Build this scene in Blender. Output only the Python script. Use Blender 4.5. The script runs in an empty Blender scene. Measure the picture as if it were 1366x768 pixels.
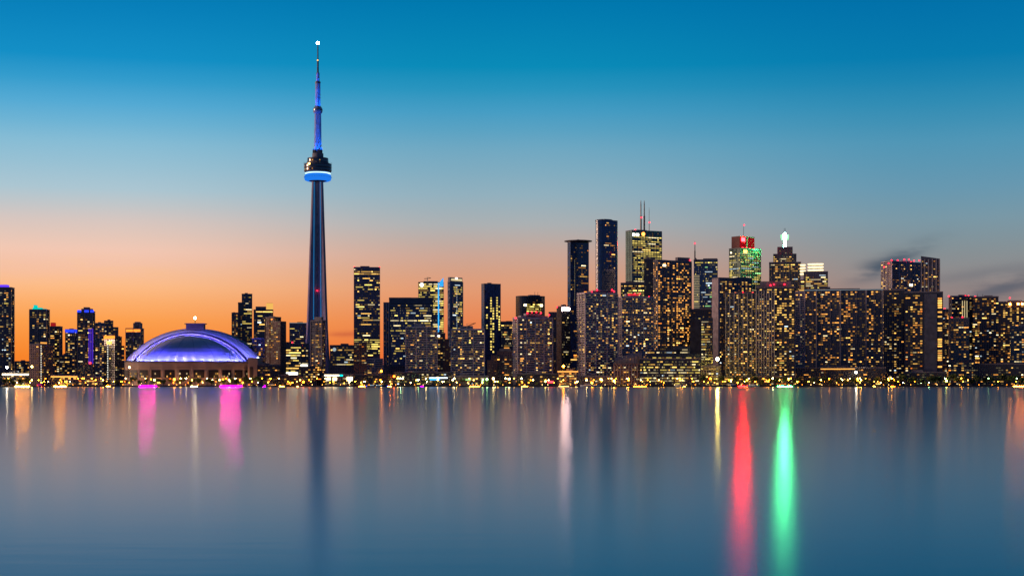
import bpy, bmesh, math, random
from mathutils import Vector, Matrix
random.seed(7)
S = bpy.context.scene
COL = S.collection
F = 2083.0            # focal length in photo pixels (1366 wide)
CZ = 3.0              # eye height above the water
HY = 512.5            # horizon row of the photo
GZ = 1.5              # quay level

def lin(c):
    return tuple(((v/255)/12.92 if v/255 <= .04045 else ((v/255+.055)/1.055)**2.4) for v in c)

# ---------------------------------------------------------------- camera
cam = bpy.data.cameras.new('camera'); co = bpy.data.objects.new('camera', cam); COL.objects.link(co)
cam.sensor_width = 36; cam.lens = F/1366*36; cam.shift_y = (HY-384)/1366
cam.clip_start = .5; cam.clip_end = 80000
co.location = (0, 0, CZ); co.rotation_euler = (math.pi/2, 0, 0)
S.camera = co
S.render.resolution_x = 1024; S.render.resolution_y = 575

# ---------------------------------------------------------------- world: dusk sky by direction
W = bpy.data.worlds.new("World"); S.world = W; W.use_nodes = True
nt = W.node_tree; N = nt.nodes; Lk = nt.links; N.clear()
def nd(tree, t, **k):
    n = tree.nodes.new(t)
    for a, b in k.items():
        if a == 'op': n.operation = b
        else: setattr(n, a, b)
    return n
def M(tree, op, a, b=None, c=None, clamp=False):
    n = tree.nodes.new('ShaderNodeMath'); n.operation = op; n.use_clamp = clamp
    for i, v in enumerate((a, b, c)):
        if v is None: continue
        if isinstance(v, (int, float)): n.inputs[i].default_value = v
        else: tree.links.new(v, n.inputs[i])
    return n.outputs[0]
tc = nd(nt, 'ShaderNodeTexCoord'); sx = nd(nt, 'ShaderNodeSeparateXYZ'); Lk.new(tc.outputs['Generated'], sx.inputs[0])
X, Yy, Z = sx.outputs
hlen = M(nt, 'SQRT', M(nt, 'ADD', M(nt, 'MULTIPLY', X, X), M(nt, 'ADD', M(nt, 'MULTIPLY', Yy, Yy), 1e-6)))
T = M(nt, 'DIVIDE', Z, hlen)                       # tangent of the elevation
AZ = M(nt, 'ARCTAN2', X, Yy)
pos = M(nt, 'MULTIPLY', T, 2.0, clamp=True)
YS = [512, 475, 430, 385, 340, 300, 260, 200, 150, 90, 0, -250, -520]
CL = [(243,112,28),(249,134,44),(253,160,78),(253,188,134),(243,200,178),(214,198,192),(172,198,210),(134,188,213),(84,170,212),(20,143,198),(4,122,182),(0,92,150),(0,62,112)]
CM = [(232,100,44),(234,112,56),(234,134,82),(226,155,116),(203,166,150),(172,176,178),(146,176,190),(112,168,194),(70,157,196),(10,139,184),(0,120,174),(0,88,144),(0,58,106)]
CR = [(150,108,100),(154,114,106),(156,124,116),(148,136,134),(134,145,150),(122,152,166),(104,152,176),(80,150,182),(48,140,180),(8,124,175),(0,110,168),(0,78,134),(0,52,98)]
CD = [(70,62,84),(70,64,90),(68,68,96),(62,72,104),(58,76,112),(52,76,116),(46,76,120),(40,74,122),(34,70,120),(26,64,114),(18,56,104),(10,44,88),(6,34,72)]
def ramp(cols, k=1.0):
    r = nt.nodes.new('ShaderNodeValToRGB'); e = r.color_ramp.elements
    ys2, cs2 = [], []
    for i in range(len(YS)-1):
        for f in (0, .5):
            ys2.append(YS[i]+(YS[i+1]-YS[i])*f); cs2.append(tuple(a+(b-a)*f for a, b in zip(cols[i], cols[i+1])))
    ys2.append(YS[-1]); cs2.append(cols[-1])
    for i, (y, c) in enumerate(zip(ys2, cs2)):
        p = min(1, max(0, (HY-y)/F*2)); c = tuple(v*k for v in lin(c))+(1,)
        if i < 2: el = e[i]; el.position = p
        else: el = e.new(p)
        el.color = c
    nt.links.new(pos, r.inputs[0]); return r.outputs[0]
e_l, e_m, e_r, e_d = ramp(CL), ramp(CM), ramp(CR), ramp(CD, 1.65)
def mixc(tree, f, a, b, mode='MIX'):
    n = tree.nodes.new('ShaderNodeMix'); n.data_type = 'RGBA'; n.blend_type = mode
    for s, v in ((n.inputs[0], f), (n.inputs[6], a), (n.inputs[7], b)):
        if isinstance(v, (int, float)): s.default_value = v
        elif isinstance(v, tuple): s.default_value = v if len(v) == 4 else v+(1,)
        else: tree.links.new(v, s)
    return n.outputs[2]
def mrange(tree, v, a, b):
    n = tree.nodes.new('ShaderNodeMapRange'); n.interpolation_type = 'SMOOTHSTEP'
    tree.links.new(v, n.inputs[0]); n.inputs[1].default_value = a; n.inputs[2].default_value = b
    return n.outputs[0]
c = mixc(nt, mrange(nt, AZ, -.26, -.02), e_l, e_m)
c = mixc(nt, mrange(nt, AZ, .0, .27), c, e_r)
c = mixc(nt, mrange(nt, AZ, .35, 1.1), c, e_d)
c = mixc(nt, mrange(nt, M(nt, 'MULTIPLY', AZ, -1), .7, 2.0), c, e_d)
# dusk clouds low in the east, ragged by noise
PX = M(nt, 'MULTIPLY_ADD', M(nt, 'DIVIDE', X, M(nt, 'MAXIMUM', Yy, .01)), F, 683.0)
PY = M(nt, 'SUBTRACT', HY, M(nt, 'MULTIPLY', T, F))
cmb = nd(nt, 'ShaderNodeCombineXYZ'); Lk.new(M(nt, 'MULTIPLY', PX, .010), cmb.inputs[0]); Lk.new(M(nt, 'MULTIPLY', PY, .045), cmb.inputs[1])
noi = nd(nt, 'ShaderNodeTexNoise'); noi.inputs['Scale'].default_value = 1.3; noi.inputs['Detail'].default_value = 5; Lk.new(cmb.outputs[0], noi.inputs['Vector'])
nf = noi.outputs[0]
def cloud(c, cx, cy, rx, ry, tilt, k, col):
    a = math.radians(tilt); dx = M(nt, 'SUBTRACT', PX, cx); dy = M(nt, 'SUBTRACT', PY, cy)
    u = M(nt, 'ADD', M(nt, 'MULTIPLY', dx, math.cos(a)/rx), M(nt, 'MULTIPLY', dy, math.sin(a)/rx))
    v = M(nt, 'ADD', M(nt, 'MULTIPLY', dx, -math.sin(a)/ry), M(nt, 'MULTIPLY', dy, math.cos(a)/ry))
    r2 = M(nt, 'ADD', M(nt, 'MULTIPLY', u, u), M(nt, 'MULTIPLY', v, v))
    g = M(nt, 'EXPONENT', M(nt, 'MULTIPLY', r2, -1.0))
    g = M(nt, 'MULTIPLY', g, mrange(nt, nf, .24, .56))
    return mixc(nt, M(nt, 'MULTIPLY', g, k, clamp=True), c, lin(col))
c = cloud(c, 1190, 354, 50, 11, -24, .8, (58,78,98))
c = cloud(c, 1170, 362, 24, 12, -5, .6, (66,84,102))
c = cloud(c, 1345, 388, 90, 14, -14, .75, (78,88,104))
c = cloud(c, 1300, 372, 90, 8, -8, .35, (96,104,116))
c = cloud(c, 462, 446, 34, 4, -3, .55, (190,84,60))
c = cloud(c, 60, 360, 260, 20, -2, .18, (236,190,190))
bg = nd(nt, 'ShaderNodeBackground'); Lk.new(c, bg.inputs[0]); bg.inputs[1].default_value = 1.0
wo = nd(nt, 'ShaderNodeOutputWorld'); Lk.new(bg.outputs[0], wo.inputs[0])
W.cycles.sampling_method = 'MANUAL'; W.cycles.sample_map_resolution = 1024

# last glow of the sun, just under the north-west horizon
sun = bpy.data.lights.new('sun', 'SUN'); so = bpy.data.objects.new('sun', sun); COL.objects.link(so)
sun.energy = 2.0; sun.angle = math.radians(14); sun.color = (1, .62, .42)
so.rotation_euler = Vector((math.cos(math.radians(6)), .10, -math.sin(math.radians(6)))).to_track_quat('-Z', 'Y').to_euler()

vs = S.view_settings; vs.view_transform = 'Standard'; vs.look = 'None'; vs.exposure = 0; vs.gamma = 1; vs.use_curve_mapping = False
cy = S.cycles; cy.use_denoising = True; cy.use_light_tree = True; cy.max_bounces = 5; cy.diffuse_bounces = 2; cy.glossy_bounces = 3
cy.sample_clamp_indirect = 6; cy.caustics_reflective = False; cy.caustics_refractive = False
try: cy.denoising_prefilter = 'ACCURATE'
except Exception: pass

# ---------------------------------------------------------------- materials
MATS = {}
def newmat(name):
    m = bpy.data.materials.new(name); m.use_nodes = True
    t = m.node_tree; b = t.nodes['Principled BSDF']; return m, t, b
def plain(name, col, rough=.7, metal=0, noise=.25, scale=.15, ior=1.45):
    if name in MATS: return MATS[name]
    m, t, b = newmat(name)
    tcn = nd(t, 'ShaderNodeTexCoord'); nn = nd(t, 'ShaderNodeTexNoise'); nn.inputs['Scale'].default_value = scale; nn.inputs['Detail'].default_value = 6
    t.links.new(tcn.outputs['Object'], nn.inputs['Vector'])
    f = mrange(t, nn.outputs[0], .3, .7)
    t.links.new(mixc(t, f, tuple(v*(1-noise) for v in col), tuple(min(1, v*(1+noise)) for v in col)), b.inputs['Base Color'])
    b.inputs['Roughness'].default_value = rough; b.inputs['Metallic'].default_value = metal; b.inputs['IOR'].default_value = ior
    MATS[name] = m; return m
def emis(name, col, k, vary=0.0):
    if name in MATS: return MATS[name]
    m, t, b = newmat(name); t.nodes.remove(b)
    e = nd(t, 'ShaderNodeEmission'); e.inputs[0].default_value = tuple(col)+(1,)
    if vary:
        oi = nd(t, 'ShaderNodeObjectInfo'); g = nd(t, 'ShaderNodeNewGeometry')
        r = M(t, 'FRACT', M(t, 'ADD', oi.outputs['Random'], g.outputs['Random Per Island']))
        # rooms: blinds, furniture and lamps make each window uneven
        nn = nd(t, 'ShaderNodeTexNoise'); nn.inputs['Scale'].default_value = .8; t.links.new(g.outputs['Position'], nn.inputs['Vector'])
        s = M(t, 'MULTIPLY', M(t, 'MULTIPLY_ADD', M(t, 'POWER', r, 1.6), vary, 1-vary*.75), M(t, 'MULTIPLY_ADD', nn.outputs[0], 1.4, .3))
        t.links.new(M(t, 'MULTIPLY', s, k), e.inputs[1])
    else: e.inputs[1].default_value = k
    t.links.new(e.outputs[0], t.nodes['Material Output'].inputs[0])
    MATS[name] = m; return m
def facade(name, wall, glass=(.018,.026,.045), fh=3.3, bw=3.0, vs_=.38, hs=.14, rough=.12, wr=.7, gior=1.75, gvar=.6, u0=0):
    """curtain wall laid out in metres over the UVs: spandrels, mullions, glass panes of slightly different tint"""
    if name in MATS: return MATS[name]
    m, t, b = newmat(name)
    uv = nd(t, 'ShaderNodeUVMap'); uv.uv_map = 'UVMap'; s = nd(t, 'ShaderNodeSeparateXYZ'); t.links.new(uv.outputs[0], s.inputs[0])
    u = M(t, 'DIVIDE', s.outputs[0], bw); v = M(t, 'DIVIDE', s.outputs[1], fh)
    fu, fv = M(t, 'FRACT', u), M(t, 'FRACT', v)
    iswall = M(t, 'MAXIMUM', M(t, 'LESS_THAN', fv, vs_), M(t, 'LESS_THAN', fu, hs))
    cb = nd(t, 'ShaderNodeCombineXYZ'); t.links.new(M(t, 'FLOOR', u), cb.inputs[0]); t.links.new(M(t, 'FLOOR', v), cb.inputs[1])
    wn = nd(t, 'ShaderNodeTexWhiteNoise'); wn.noise_dimensions = '2D'; t.links.new(cb.outputs[0], wn.inputs['Vector'])
    g1 = mixc(t, wn.outputs[0], tuple(x*(1-gvar) for x in glass), tuple(x*(1+gvar*1.5) for x in glass))
    nn = nd(t, 'ShaderNodeTexNoise'); nn.inputs['Scale'].default_value = .06; nn.inputs['Detail'].default_value = 7
    tcn = nd(t, 'ShaderNodeTexCoord'); t.links.new(tcn.outputs['Object'], nn.inputs['Vector'])
    w1 = mixc(t, mrange(t, nn.outputs[0], .3, .7), tuple(x*.75 for x in wall), tuple(x*1.2 for x in wall))
    t.links.new(mixc(t, iswall, g1, w1), b.inputs['Base Color'])
    rg = M(t, 'MULTIPLY_ADD', wn.outputs[0], .12, rough)
    n = nd(t, 'ShaderNodeMix'); t.links.new(iswall, n.inputs[0]); t.links.new(rg, n.inputs[2]); n.inputs[3].default_value = wr
    t.links.new(n.outputs[0], b.inputs['Roughness'])
    n = nd(t, 'ShaderNodeMix'); t.links.new(iswall, n.inputs[0]); n.inputs[2].default_value = gior; n.inputs[3].default_value = 1.4
    t.links.new(n.outputs[0], b.inputs['IOR'])
    MATS[name] = m; return m

WALLM = {
 'condo': lambda: facade('condo_glass', (.10,.095,.11), fh=3.1, bw=3.2, vs_=.12, hs=.16),
 'stripe': lambda: facade('stripe_glass', (.12,.11,.12), (.02,.024,.04), 3.1, 3.0, .14, .12),
 'office': lambda: facade('office_wall', (.16,.16,.18), (.02,.026,.04), 3.8, 3.0, .42, .25),
 'bluegl': lambda: facade('blue_curtain_wall', (.03,.07,.15), (.015,.06,.16), 3.8, 1.6, .2, .1, rough=.08),
 'darkgl': lambda: facade('dark_curtain_wall', (.03,.033,.045), (.010,.014,.025), 3.6, 2.2, .22, .14, rough=.1),
 'brick': lambda: facade('brown_masonry', (.17,.095,.08), (.02,.02,.03), 3.1, 3.4, .5, .5),
 'pink': lambda: facade('pink_masonry', (.26,.16,.15), (.02,.02,.03), 3.1, 3.4, .5, .5),
 'beige': lambda: facade('beige_precast', (.30,.24,.2), (.02,.02,.03), 3.4, 3.4, .45, .35),
 'ribs': lambda: facade('rib_wall', (.12,.115,.13), (.015,.018,.03), 3.1, 3.0, .2, .2),
 'green': lambda: facade('green_glass', (.22,.34,.28), (.03,.08,.07), 3.9, 3.0, .4, .2),
 'dark': lambda: facade('dark_masonry', (.045,.045,.06), (.012,.015,.025), 3.1, 3.3, .4, .4),
 'deco': lambda: facade('deco_stone', (.10,.12,.13), (.02,.03,.035), 3.8, 2.6, .4, .4),
}
concrete = plain('pale_concrete', (.36,.34,.35), .8)
slabm = plain('balcony_concrete', (.62,.55,.58), .75)
dslab = plain('dark_concrete', (.19,.175,.20), .8)
roofm = plain('roof_felt', (.05,.05,.055), .9)
steel = plain('dark_steel', (.10,.10,.11), .45, .7)
white = plain('white_paint', (.75,.75,.78), .5)
BEACON = emis('red_beacon_light', (1, .01, .03), 8)

EC = {'blush': (1,.62,.55), 'warm': (1,.55,.12), 'amber': (1,.40,.07), 'pale': (1,.80,.42), 'cool': (.72,.90,1), 'lime': (1,.74,.16), 'fire': (1,.26,.03), 'green': (.45,1,.35), 'white': (1,.95,.8), 'mag': (1,.04,.42), 'blue': (.02,.05,1), 'cyan': (.03,.4,1), 'teal': (.0,.42,.36), 'red': (1,.03,.04), 'violet': (.13,.04,1)}
def EM(c, k): return emis('light_%s_%s' % (c, str(k).replace('.', '_')), EC[c], k)
def WIN(c, k): return emis('lit_window_%s_%s' % (c, str(k).replace('.', '_')), EC[c], k, .8)
PAL = {'C': [('warm',.48),('amber',.26),('pale',.18),('cool',.03),('lime',.05)],
       'O': [('lime',.45),('pale',.25),('warm',.25),('cool',.05)],
       'A': [('amber',.5),('warm',.35),('pale',.1),('fire',.05)],
       'G': [('lime',.4),('pale',.3),('green',.1),('cool',.2)]}
def pick(pal, r):
    a = 0
    for n, w in PAL[pal]:
        a += w
        if r < a: return n
    return PAL[pal][0][0]

# ---------------------------------------------------------------- mesh helpers
class MB:
    def __init__(s): s.v = []; s.f = []; s.uv = []
    def quad(s, a, b, c, d, uv=None):
        i = len(s.v); s.v += [a, b, c, d]; s.f.append((i, i+1, i+2, i+3))
        s.uv.append(uv or [(0,0),(1,0),(1,1),(0,1)])
    def box(s, x0, x1, y0, y1, z0, z1, bottom=True):
        s.prism([(x0,y0),(x1,y0),(x1,y1),(x0,y1)], z0, z1, bottom)
    def prism(s, pts, z0, z1, bottom=True, ztop=None):
        n = len(pts); u = 0
        zt = ztop or [z1]*n
        for i in range(n):
            a, b = pts[i], pts[(i+1) % n]; L = math.hypot(b[0]-a[0], b[1]-a[1]); j = (i+1) % n
            s.quad((a[0],a[1],z0), (b[0],b[1],z0), (b[0],b[1],zt[j]), (a[0],a[1],zt[i]), [(u,z0),(u+L,z0),(u+L,zt[j]),(u,zt[i])]); u += L
        k = len(s.v); s.v += [(p[0],p[1],zt[i]) for i, p in enumerate(pts)]; s.f.append(tuple(range(k, k+n))); s.uv.append([(0.01,0.01)]*n)
        if bottom:
            k = len(s.v); s.v += [(p[0],p[1],z0) for p in reversed(pts)]; s.f.append(tuple(range(k, k+n))); s.uv.append([(0.01,0.01)]*n)
    def lathe(s, prof, n=32, cx=0, cy=0):
        """prof: (radius, z) from the bottom up"""
        k = len(s.v)
        for r, z in prof:
            for i in range(n):
                a = 2*math.pi*i/n; s.v.append((cx+r*math.cos(a), cy+r*math.sin(a), z))
        for j in range(len(prof)-1):
            for i in range(n):
                a, b = k+j*n+i, k+j*n+(i+1) % n
                s.f.append((a, b, b+n, a+n)); s.uv.append([(i,prof[j][1]),(i+1,prof[j][1]),(i+1,prof[j+1][1]),(i,prof[j+1][1])])
        s.f.append(tuple(k+(len(prof)-1)*n+i for i in range(n))); s.uv.append([(0,0)]*n)
        s.f.append(tuple(k+i for i in reversed(range(n)))); s.uv.append([(0,0)]*n)
    def bar(s, a, b, r, n=6):
        a, b = Vector(a), Vector(b); d = (b-a).normalized(); q = d.to_track_quat('Z', 'Y')
        k = len(s.v)
        for p, rr in ((a, r), (b, r)):
            for i in range(n):
                s.v.append(tuple(p + q @ Vector((rr*math.cos(2*math.pi*i/n), rr*math.sin(2*math.pi*i/n), 0))))
        for i in range(n):
            s.f.append((k+i, k+(i+1) % n, k+n+(i+1) % n, k+n+i)); s.uv.append([(0,0)]*4)
        s.f.append(tuple(k+n+i for i in range(n))); s.uv.append([(0,0)]*n)
        s.f.append(tuple(k+i for i in reversed(range(n)))); s.uv.append([(0,0)]*n)
    def ball(s, c, r, sub=1, sq=(1,1,1)):
        bm = bmesh.new(); bmesh.ops.create_icosphere(bm, subdivisions=sub, radius=r); k = len(s.v)
        s.v += [(c[0]+v.co.x*sq[0], c[1]+v.co.y*sq[1], c[2]+v.co.z*sq[2]) for v in bm.verts]
        for f in bm.faces: s.f.append(tuple(k+v.index for v in f.verts)); s.uv.append([(0,0)]*3)
        bm.free()
    def build(s, name, mat, parent=None, smooth=False):
        me = bpy.data.meshes.new(name); me.from_pydata(s.v, [], s.f)
        uvl = me.uv_layers.new(name='UVMap'); flat = [c for f in s.uv for p in f for c in p]; uvl.data.foreach_set('uv', flat)
        if mat: me.materials.append(mat)
        if smooth: me.polygons.foreach_set('use_smooth', [True]*len(me.polygons))
        me.update(); return link(name, me, parent)
def link(name, me, parent=None):
    o = bpy.data.objects.new(name, me); COL.objects.link(o)
    if parent: o.parent = parent
    return o
def tag(o, label=None, cat=None, group=None, kind=None):
    if label: o['label'] = label
    if cat: o['category'] = cat
    if group: o['group'] = group
    if kind: o['kind'] = kind
    return o
def empty(name, loc=(0,0,0), rz=0):
    o = bpy.data.objects.new(name, None); COL.objects.link(o); o.location = loc; o.rotation_euler = (0,0,rz); o.empty_display_size = 3; return o
def copy_tree(o, parent=None):
    c_ = o.copy(); COL.objects.link(c_); c_.parent = parent
    for ch in list(o.children): copy_tree(ch, c_)
    return c_
def WX(px, Y): return (px-683)/F*Y
def WZ(py, Y): return (HY-py)/F*Y + CZ
BALL = {}
def ball_obj(name, mat, parent, loc, r):
    if mat.name not in BALL:
        b = MB(); b.ball((0,0,0), 1, 2); o = b.build(name, mat); BALL[mat.name] = o.data; bpy.data.objects.remove(o)
    o = link(name, BALL[mat.name], parent); o.location = loc; o.scale = (r, r, r); return o
QUADS = {}
def quad_obj(name, mat, parent, loc, w, h, rz=0):
    """a lit pane w wide, h high, facing local -y, its lower left corner at loc"""
    if mat.name not in QUADS:
        b = MB(); b.quad((0,0,0),(1,0,0),(1,0,1),(0,0,1)); o = b.build(name, mat); QUADS[mat.name] = o.data; bpy.data.objects.remove(o)
    o = link(name, QUADS[mat.name], parent); o.location = loc; o.scale = (w, 1, h); o.rotation_euler = (0,0,rz); return o

# ---------------------------------------------------------------- setting: water, land, quay
m, t, b = newmat('lake_water')
geo = nd(t, 'ShaderNodeNewGeometry'); mp = nd(t, 'ShaderNodeMapping'); mp.inputs['Scale'].default_value = (.22, 1.1, 1)
t.links.new(geo.outputs['Position'], mp.inputs['Vector'])
n1 = nd(t, 'ShaderNodeTexNoise'); n1.inputs['Scale'].default_value = 1.0; n1.inputs['Detail'].default_value = 6; t.links.new(mp.outputs[0], n1.inputs['Vector'])
bp = nd(t, 'ShaderNodeBump'); bp.inputs['Distance'].default_value = .024
sp_ = nd(t, 'ShaderNodeSeparateXYZ'); t.links.new(geo.outputs['Position'], sp_.inputs[0]); dist = M(t, 'MAXIMUM', sp_.outputs[1], 12.0)
t.links.new(M(t, 'DIVIDE', 300.0, M(t, 'MULTIPLY_ADD', dist, dist, 700.0)), bp.inputs['Strength'])
# open water is calmer on average than the ruffled stretch off the island
rq = nd(t, 'ShaderNodeMapRange'); t.links.new(M(t, 'LOGARITHM', dist, 10.0), rq.inputs[0]); rq.inputs[1].default_value = 1.35; rq.inputs[2].default_value = 2.6; rq.inputs[3].default_value = .20; rq.inputs[4].default_value = .115
# Gaussian wave slopes over a dark teal body of water
t.nodes.remove(b)
gl = nd(t, 'ShaderNodeBsdfGlossy'); gl.distribution = 'BECKMANN'; gl.inputs['Color'].default_value = (.71, .73, .80, 1)
t.links.new(rq.outputs[0], gl.inputs['Roughness'])
df = nd(t, 'ShaderNodeBsdfDiffuse'); df.inputs['Color'].default_value = (.0, .46, .44, 1)
fr = nd(t, 'ShaderNodeFresnel'); fr.inputs['IOR'].default_value = 1.42
ms = nd(t, 'ShaderNodeMixShader'); t.links.new(fr.outputs[0], ms.inputs[0]); t.links.new(df.outputs[0], ms.inputs[1])
g2 = nd(t, 'ShaderNodeBsdfGlossy'); g2.distribution = 'GGX'; g2.inputs['Color'].default_value = (.71, .73, .80, 1); g2.inputs['Roughness'].default_value = .277
m2 = nd(t, 'ShaderNodeMixShader'); m2.inputs[0].default_value = .28; t.links.new(gl.outputs[0], m2.inputs[1]); t.links.new(g2.outputs[0], m2.inputs[2]); t.links.new(bp.outputs[0], g2.inputs['Normal'])
t.links.new(m2.outputs[0], ms.inputs[2])
for x_ in (gl, fr): t.links.new(bp.outputs[0], x_.inputs['Normal'])
t.links.new(ms.outputs[0], t.nodes['Material Output'].inputs[0])
# normals tilted south so the water mirrors higher sky, more so near the island
cn = nd(t, 'ShaderNodeCombineXYZ'); cn.inputs[2].default_value = 1; t.links.new(M(t, 'DIVIDE', -.7, dist), cn.inputs[1])
nz = nd(t, 'ShaderNodeVectorMath'); nz.operation = 'NORMALIZE'; t.links.new(cn.outputs[0], nz.inputs[0]); t.links.new(nz.outputs[0], bp.inputs['Normal'])
t.links.new(n1.outputs[0], bp.inputs['Height'])
lake = m
w = MB()
ys = [-400, 0, 60, 200, 600, 1200, 2000.5]; xs_ = [-9000, -2000, -600, 0, 600, 2000, 9000]
for i in range(len(ys)-1):
    for j in range(len(xs_)-1):
        w.quad((xs_[j],ys[i],0),(xs_[j+1],ys[i],0),(xs_[j+1],ys[i+1],0),(xs_[j],ys[i+1],0))
tag(w.build('water', lake), 'calm blue lake water mirroring the lit skyline', kind='structure')
g = MB()
for (a0, a1, b0, b1) in ((-20000, 20000, 2001.2, 2600), (-40000, 40000, 2600, 60000)):
    g.quad((a0,b0,GZ),(a1,b0,GZ),(a1,b1,GZ),(a0,b1,GZ))
tag(g.build('ground', plain('city_ground', (.045,.045,.04), .95, noise=.4, scale=.02)), kind='structure')
q = MB(); q.box(-9000, 9000, 2000, 2001.25, -3, GZ+.12)
tag(q.build('quay_edge', plain('quay_concrete', (.07,.065,.06), .9)), kind='structure')
q = MB(); q.quad((-6000,2044,GZ+.01),(6000,2044,GZ+.01),(6000,2056,GZ+.01),(-6000,2056,GZ+.01))
tag(q.build('road', plain('asphalt', (.05,.05,.05), .9)), kind='structure')

# ---------------------------------------------------------------- buildings
def frame(x0, xs, x1, Y, side, d=28, e=20):
    """world frame of a block from the photo columns of its three visible corners, near corner at distance Y"""
    e = math.radians(e)
    tn = (xs-683)/F; n = math.hypot(1, tn); r = Vector((tn, 1))/n; p = Vector((1, -tn))/n; P = Vector((tn*Y, Y))
    def hit(o, dr, px):
        tt = (px-683)/F; return (tt*o.y - o.x)/(dr.x - tt*dr.y)
    if side == 'L':
        u = p*math.cos(e)+r*math.sin(e); v = -p*math.sin(e)+r*math.cos(e)
        w_ = hit(P, u, x1); dd = hit(P, v, x0); o = P
    elif side == 'R':
        u = p*math.cos(e)-r*math.sin(e); v = p*math.sin(e)+r*math.cos(e)
        w_ = -hit(P, -u, x0) if False else abs(hit(P, u, x0)); dd = hit(P, v, x1); o = P-u*w_
    else:
        tn0 = (x0-683)/F; P = Vector((tn0*Y, Y)); n = math.hypot(1, tn0); r = Vector((tn0, 1))/n; u = Vector((1, -tn0))/n; v = r
        w_ = hit(P, u, x1); dd = d; o = P
    return o, u, v, w_, max(6, min(dd, 90))
def chance(a, b, seed): 
    x = math.sin(a*127.1+b*311.7+seed*74.7)*43758.5453; return x-math.floor(x)
BI = [0]
TOTAL = [0]
def windows(root, faces, H, fh, bw, dens, run, pal, k, seed, z0=0, bands=(), wh=.43, inset=.08, fade=None):
    rnd = random.Random(seed); items = []
    for (ox, oy, rz, wid, dfac) in faces:
        nb = int(wid/bw)
        if nb < 1: continue
        off = (wid-nb*bw)/2; nf = int((H-z0-1)/fh)
        colp = [rnd.choice((.1,.4,.8,1,1.2,1.7,2.1)) for _ in range(nb)]
        for f in range(nf):
            z = z0+f*fh+fh*.38; fp = rnd.choice((.4, .8, 1, 1.2, 1.9)) if run > 1 else rnd.choice((.35,.7,.9,1,1.1,1.5))
            i = 0; zz = z/H; 
            forced = None
            for (a, b_, pr, cc) in bands:
                if a <= z < b_: forced = (pr, cc)
            while i < nb:
                pr = dens*.8*dfac*fp*colp[i]
                if fade: pr *= fade(zz)
                if forced: pr = forced[0]
                if rnd.random() < pr:
                    n = 1
                    while n < run*2 and i+n < nb and rnd.random() < 1-1/(run+.5) and run > 1: n += 1
                    if run <= 1 and rnd.random() < .14 and i+1 < nb: n = 2
                    cn = forced[1] if forced and forced[1] else pick(pal, rnd.random())
                    items.append((n*bw, ox, oy, rz, off+i*bw, z, n, cn)); i += n+(1 if run <= 1 and rnd.random() < .5 else 0)
                else: i += 1
    # rooms with only a lamp or a screen on behind the blinds
    if dens > 0:
        mb = MB()
        for (ox, oy, rz, wid, dfac) in faces:
            nb = int(wid/bw); off = (wid-nb*bw)/2
            for f in range(int((H-z0-1)/fh)):
                z = z0+f*fh+fh*.38
                for i in range(nb):
                    if rnd.random() < .12+dens*.35:
                        c_, s_ = math.cos(rz), math.sin(rz); bx, by = ox+s_*inset*.5, oy-c_*inset*.5; a0, a1 = off+i*bw+.35, off+(i+1)*bw-.35
                        mb.quad((bx+c_*a0, by+s_*a0, z), (bx+c_*a1, by+s_*a1, z), (bx+c_*a1, by+s_*a1, z+fh*.42), (bx+c_*a0, by+s_*a0, z+fh*.42))
        if mb.v: tag(mb.build('dim_window', WIN(rnd.choice(('amber','warm','pale')), .22), root), kind='stuff')
    items.sort(key=lambda q: -q[6])
    TOTAL[0] += min(100, len(items))
    ks = (k*.3, k*.5, k*.5, k*.75, k*.75, k*1.05, k*1.8)
    for it in items[:100]:
        L, ox, oy, rz, a, z, n, cn = it
        ww = n*bw-.5 if rnd.random() < .65 else max(.8, n*bw*.7)
        hh = fh*wh*rnd.choice((1, 1, 1, .8))
        x = ox+math.cos(rz)*(a+.25)+math.sin(rz)*inset; y = oy+math.sin(rz)*(a+.25)-math.cos(rz)*inset
        quad_obj('window', WIN(cn, round(rnd.choice(ks), 2)), root, (x, y, z), ww, hh, rz)
    rest = {}
    for it in items[100:]: rest.setdefault(it[7] in ('amber', 'fire'), []).append(it)
    if rest:
        mb = MB(); 
        for L, ox, oy, rz, a, z, n, cn in items[100:]:
            c_, s_ = math.cos(rz), math.sin(rz); bx, by = ox+s_*inset, oy-c_*inset; a0, a1 = a+.25, a+n*bw-.25
            mb.quad((bx+c_*a0, by+s_*a0, z), (bx+c_*a1, by+s_*a1, z), (bx+c_*a1, by+s_*a1, z+fh*wh), (bx+c_*a0, by+s_*a0, z+fh*wh))
        tag(mb.build('small_window', WIN(pick(pal, .3), round(k, 2)), root), kind='stuff')

STY = {  # floor height, bay, window run, palette, brightness, slab projection, slab material, pier spacing
 'condo': (3.1, 3.2, 1, 'C', 2.0, .5, dslab, 12.8, dslab),
 'stripe': (3.1, 3.0, 1, 'C', 2.0, 1.1, slabm, 15, slabm),
 'office': (3.8, 3.0, 3, 'O', 1.8, .15, dslab, 0, None),
 'bluegl': (3.8, 1.6, 4, 'O', 1.5, 0, None, 0, None),
 'darkgl': (3.6, 2.2, 2, 'C', 1.7, 0, None, 0, None),
 'brick': (3.1, 3.4, 1, 'A', 1.8, 0, None, 10.2, None),
 'pink': (3.1, 3.4, 1, 'A', 1.8, 0, None, 0, None),
 'beige': (3.4, 3.4, 1, 'C', 1.8, .4, concrete, 0, None),
 'ribs': (3.1, 3.0, 1, 'C', 1.9, .5, dslab, 6.0, concrete),
 'green': (3.9, 3.0, 4, 'G', 1.5, 0, None, 6.0, None),
 'dark': (3.1, 3.3, 1, 'C', 1.9, 0, None, 0, None),
 'deco': (3.8, 2.6, 2, 'C', 1.5, 0, None, 5.2, dslab),
}
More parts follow.
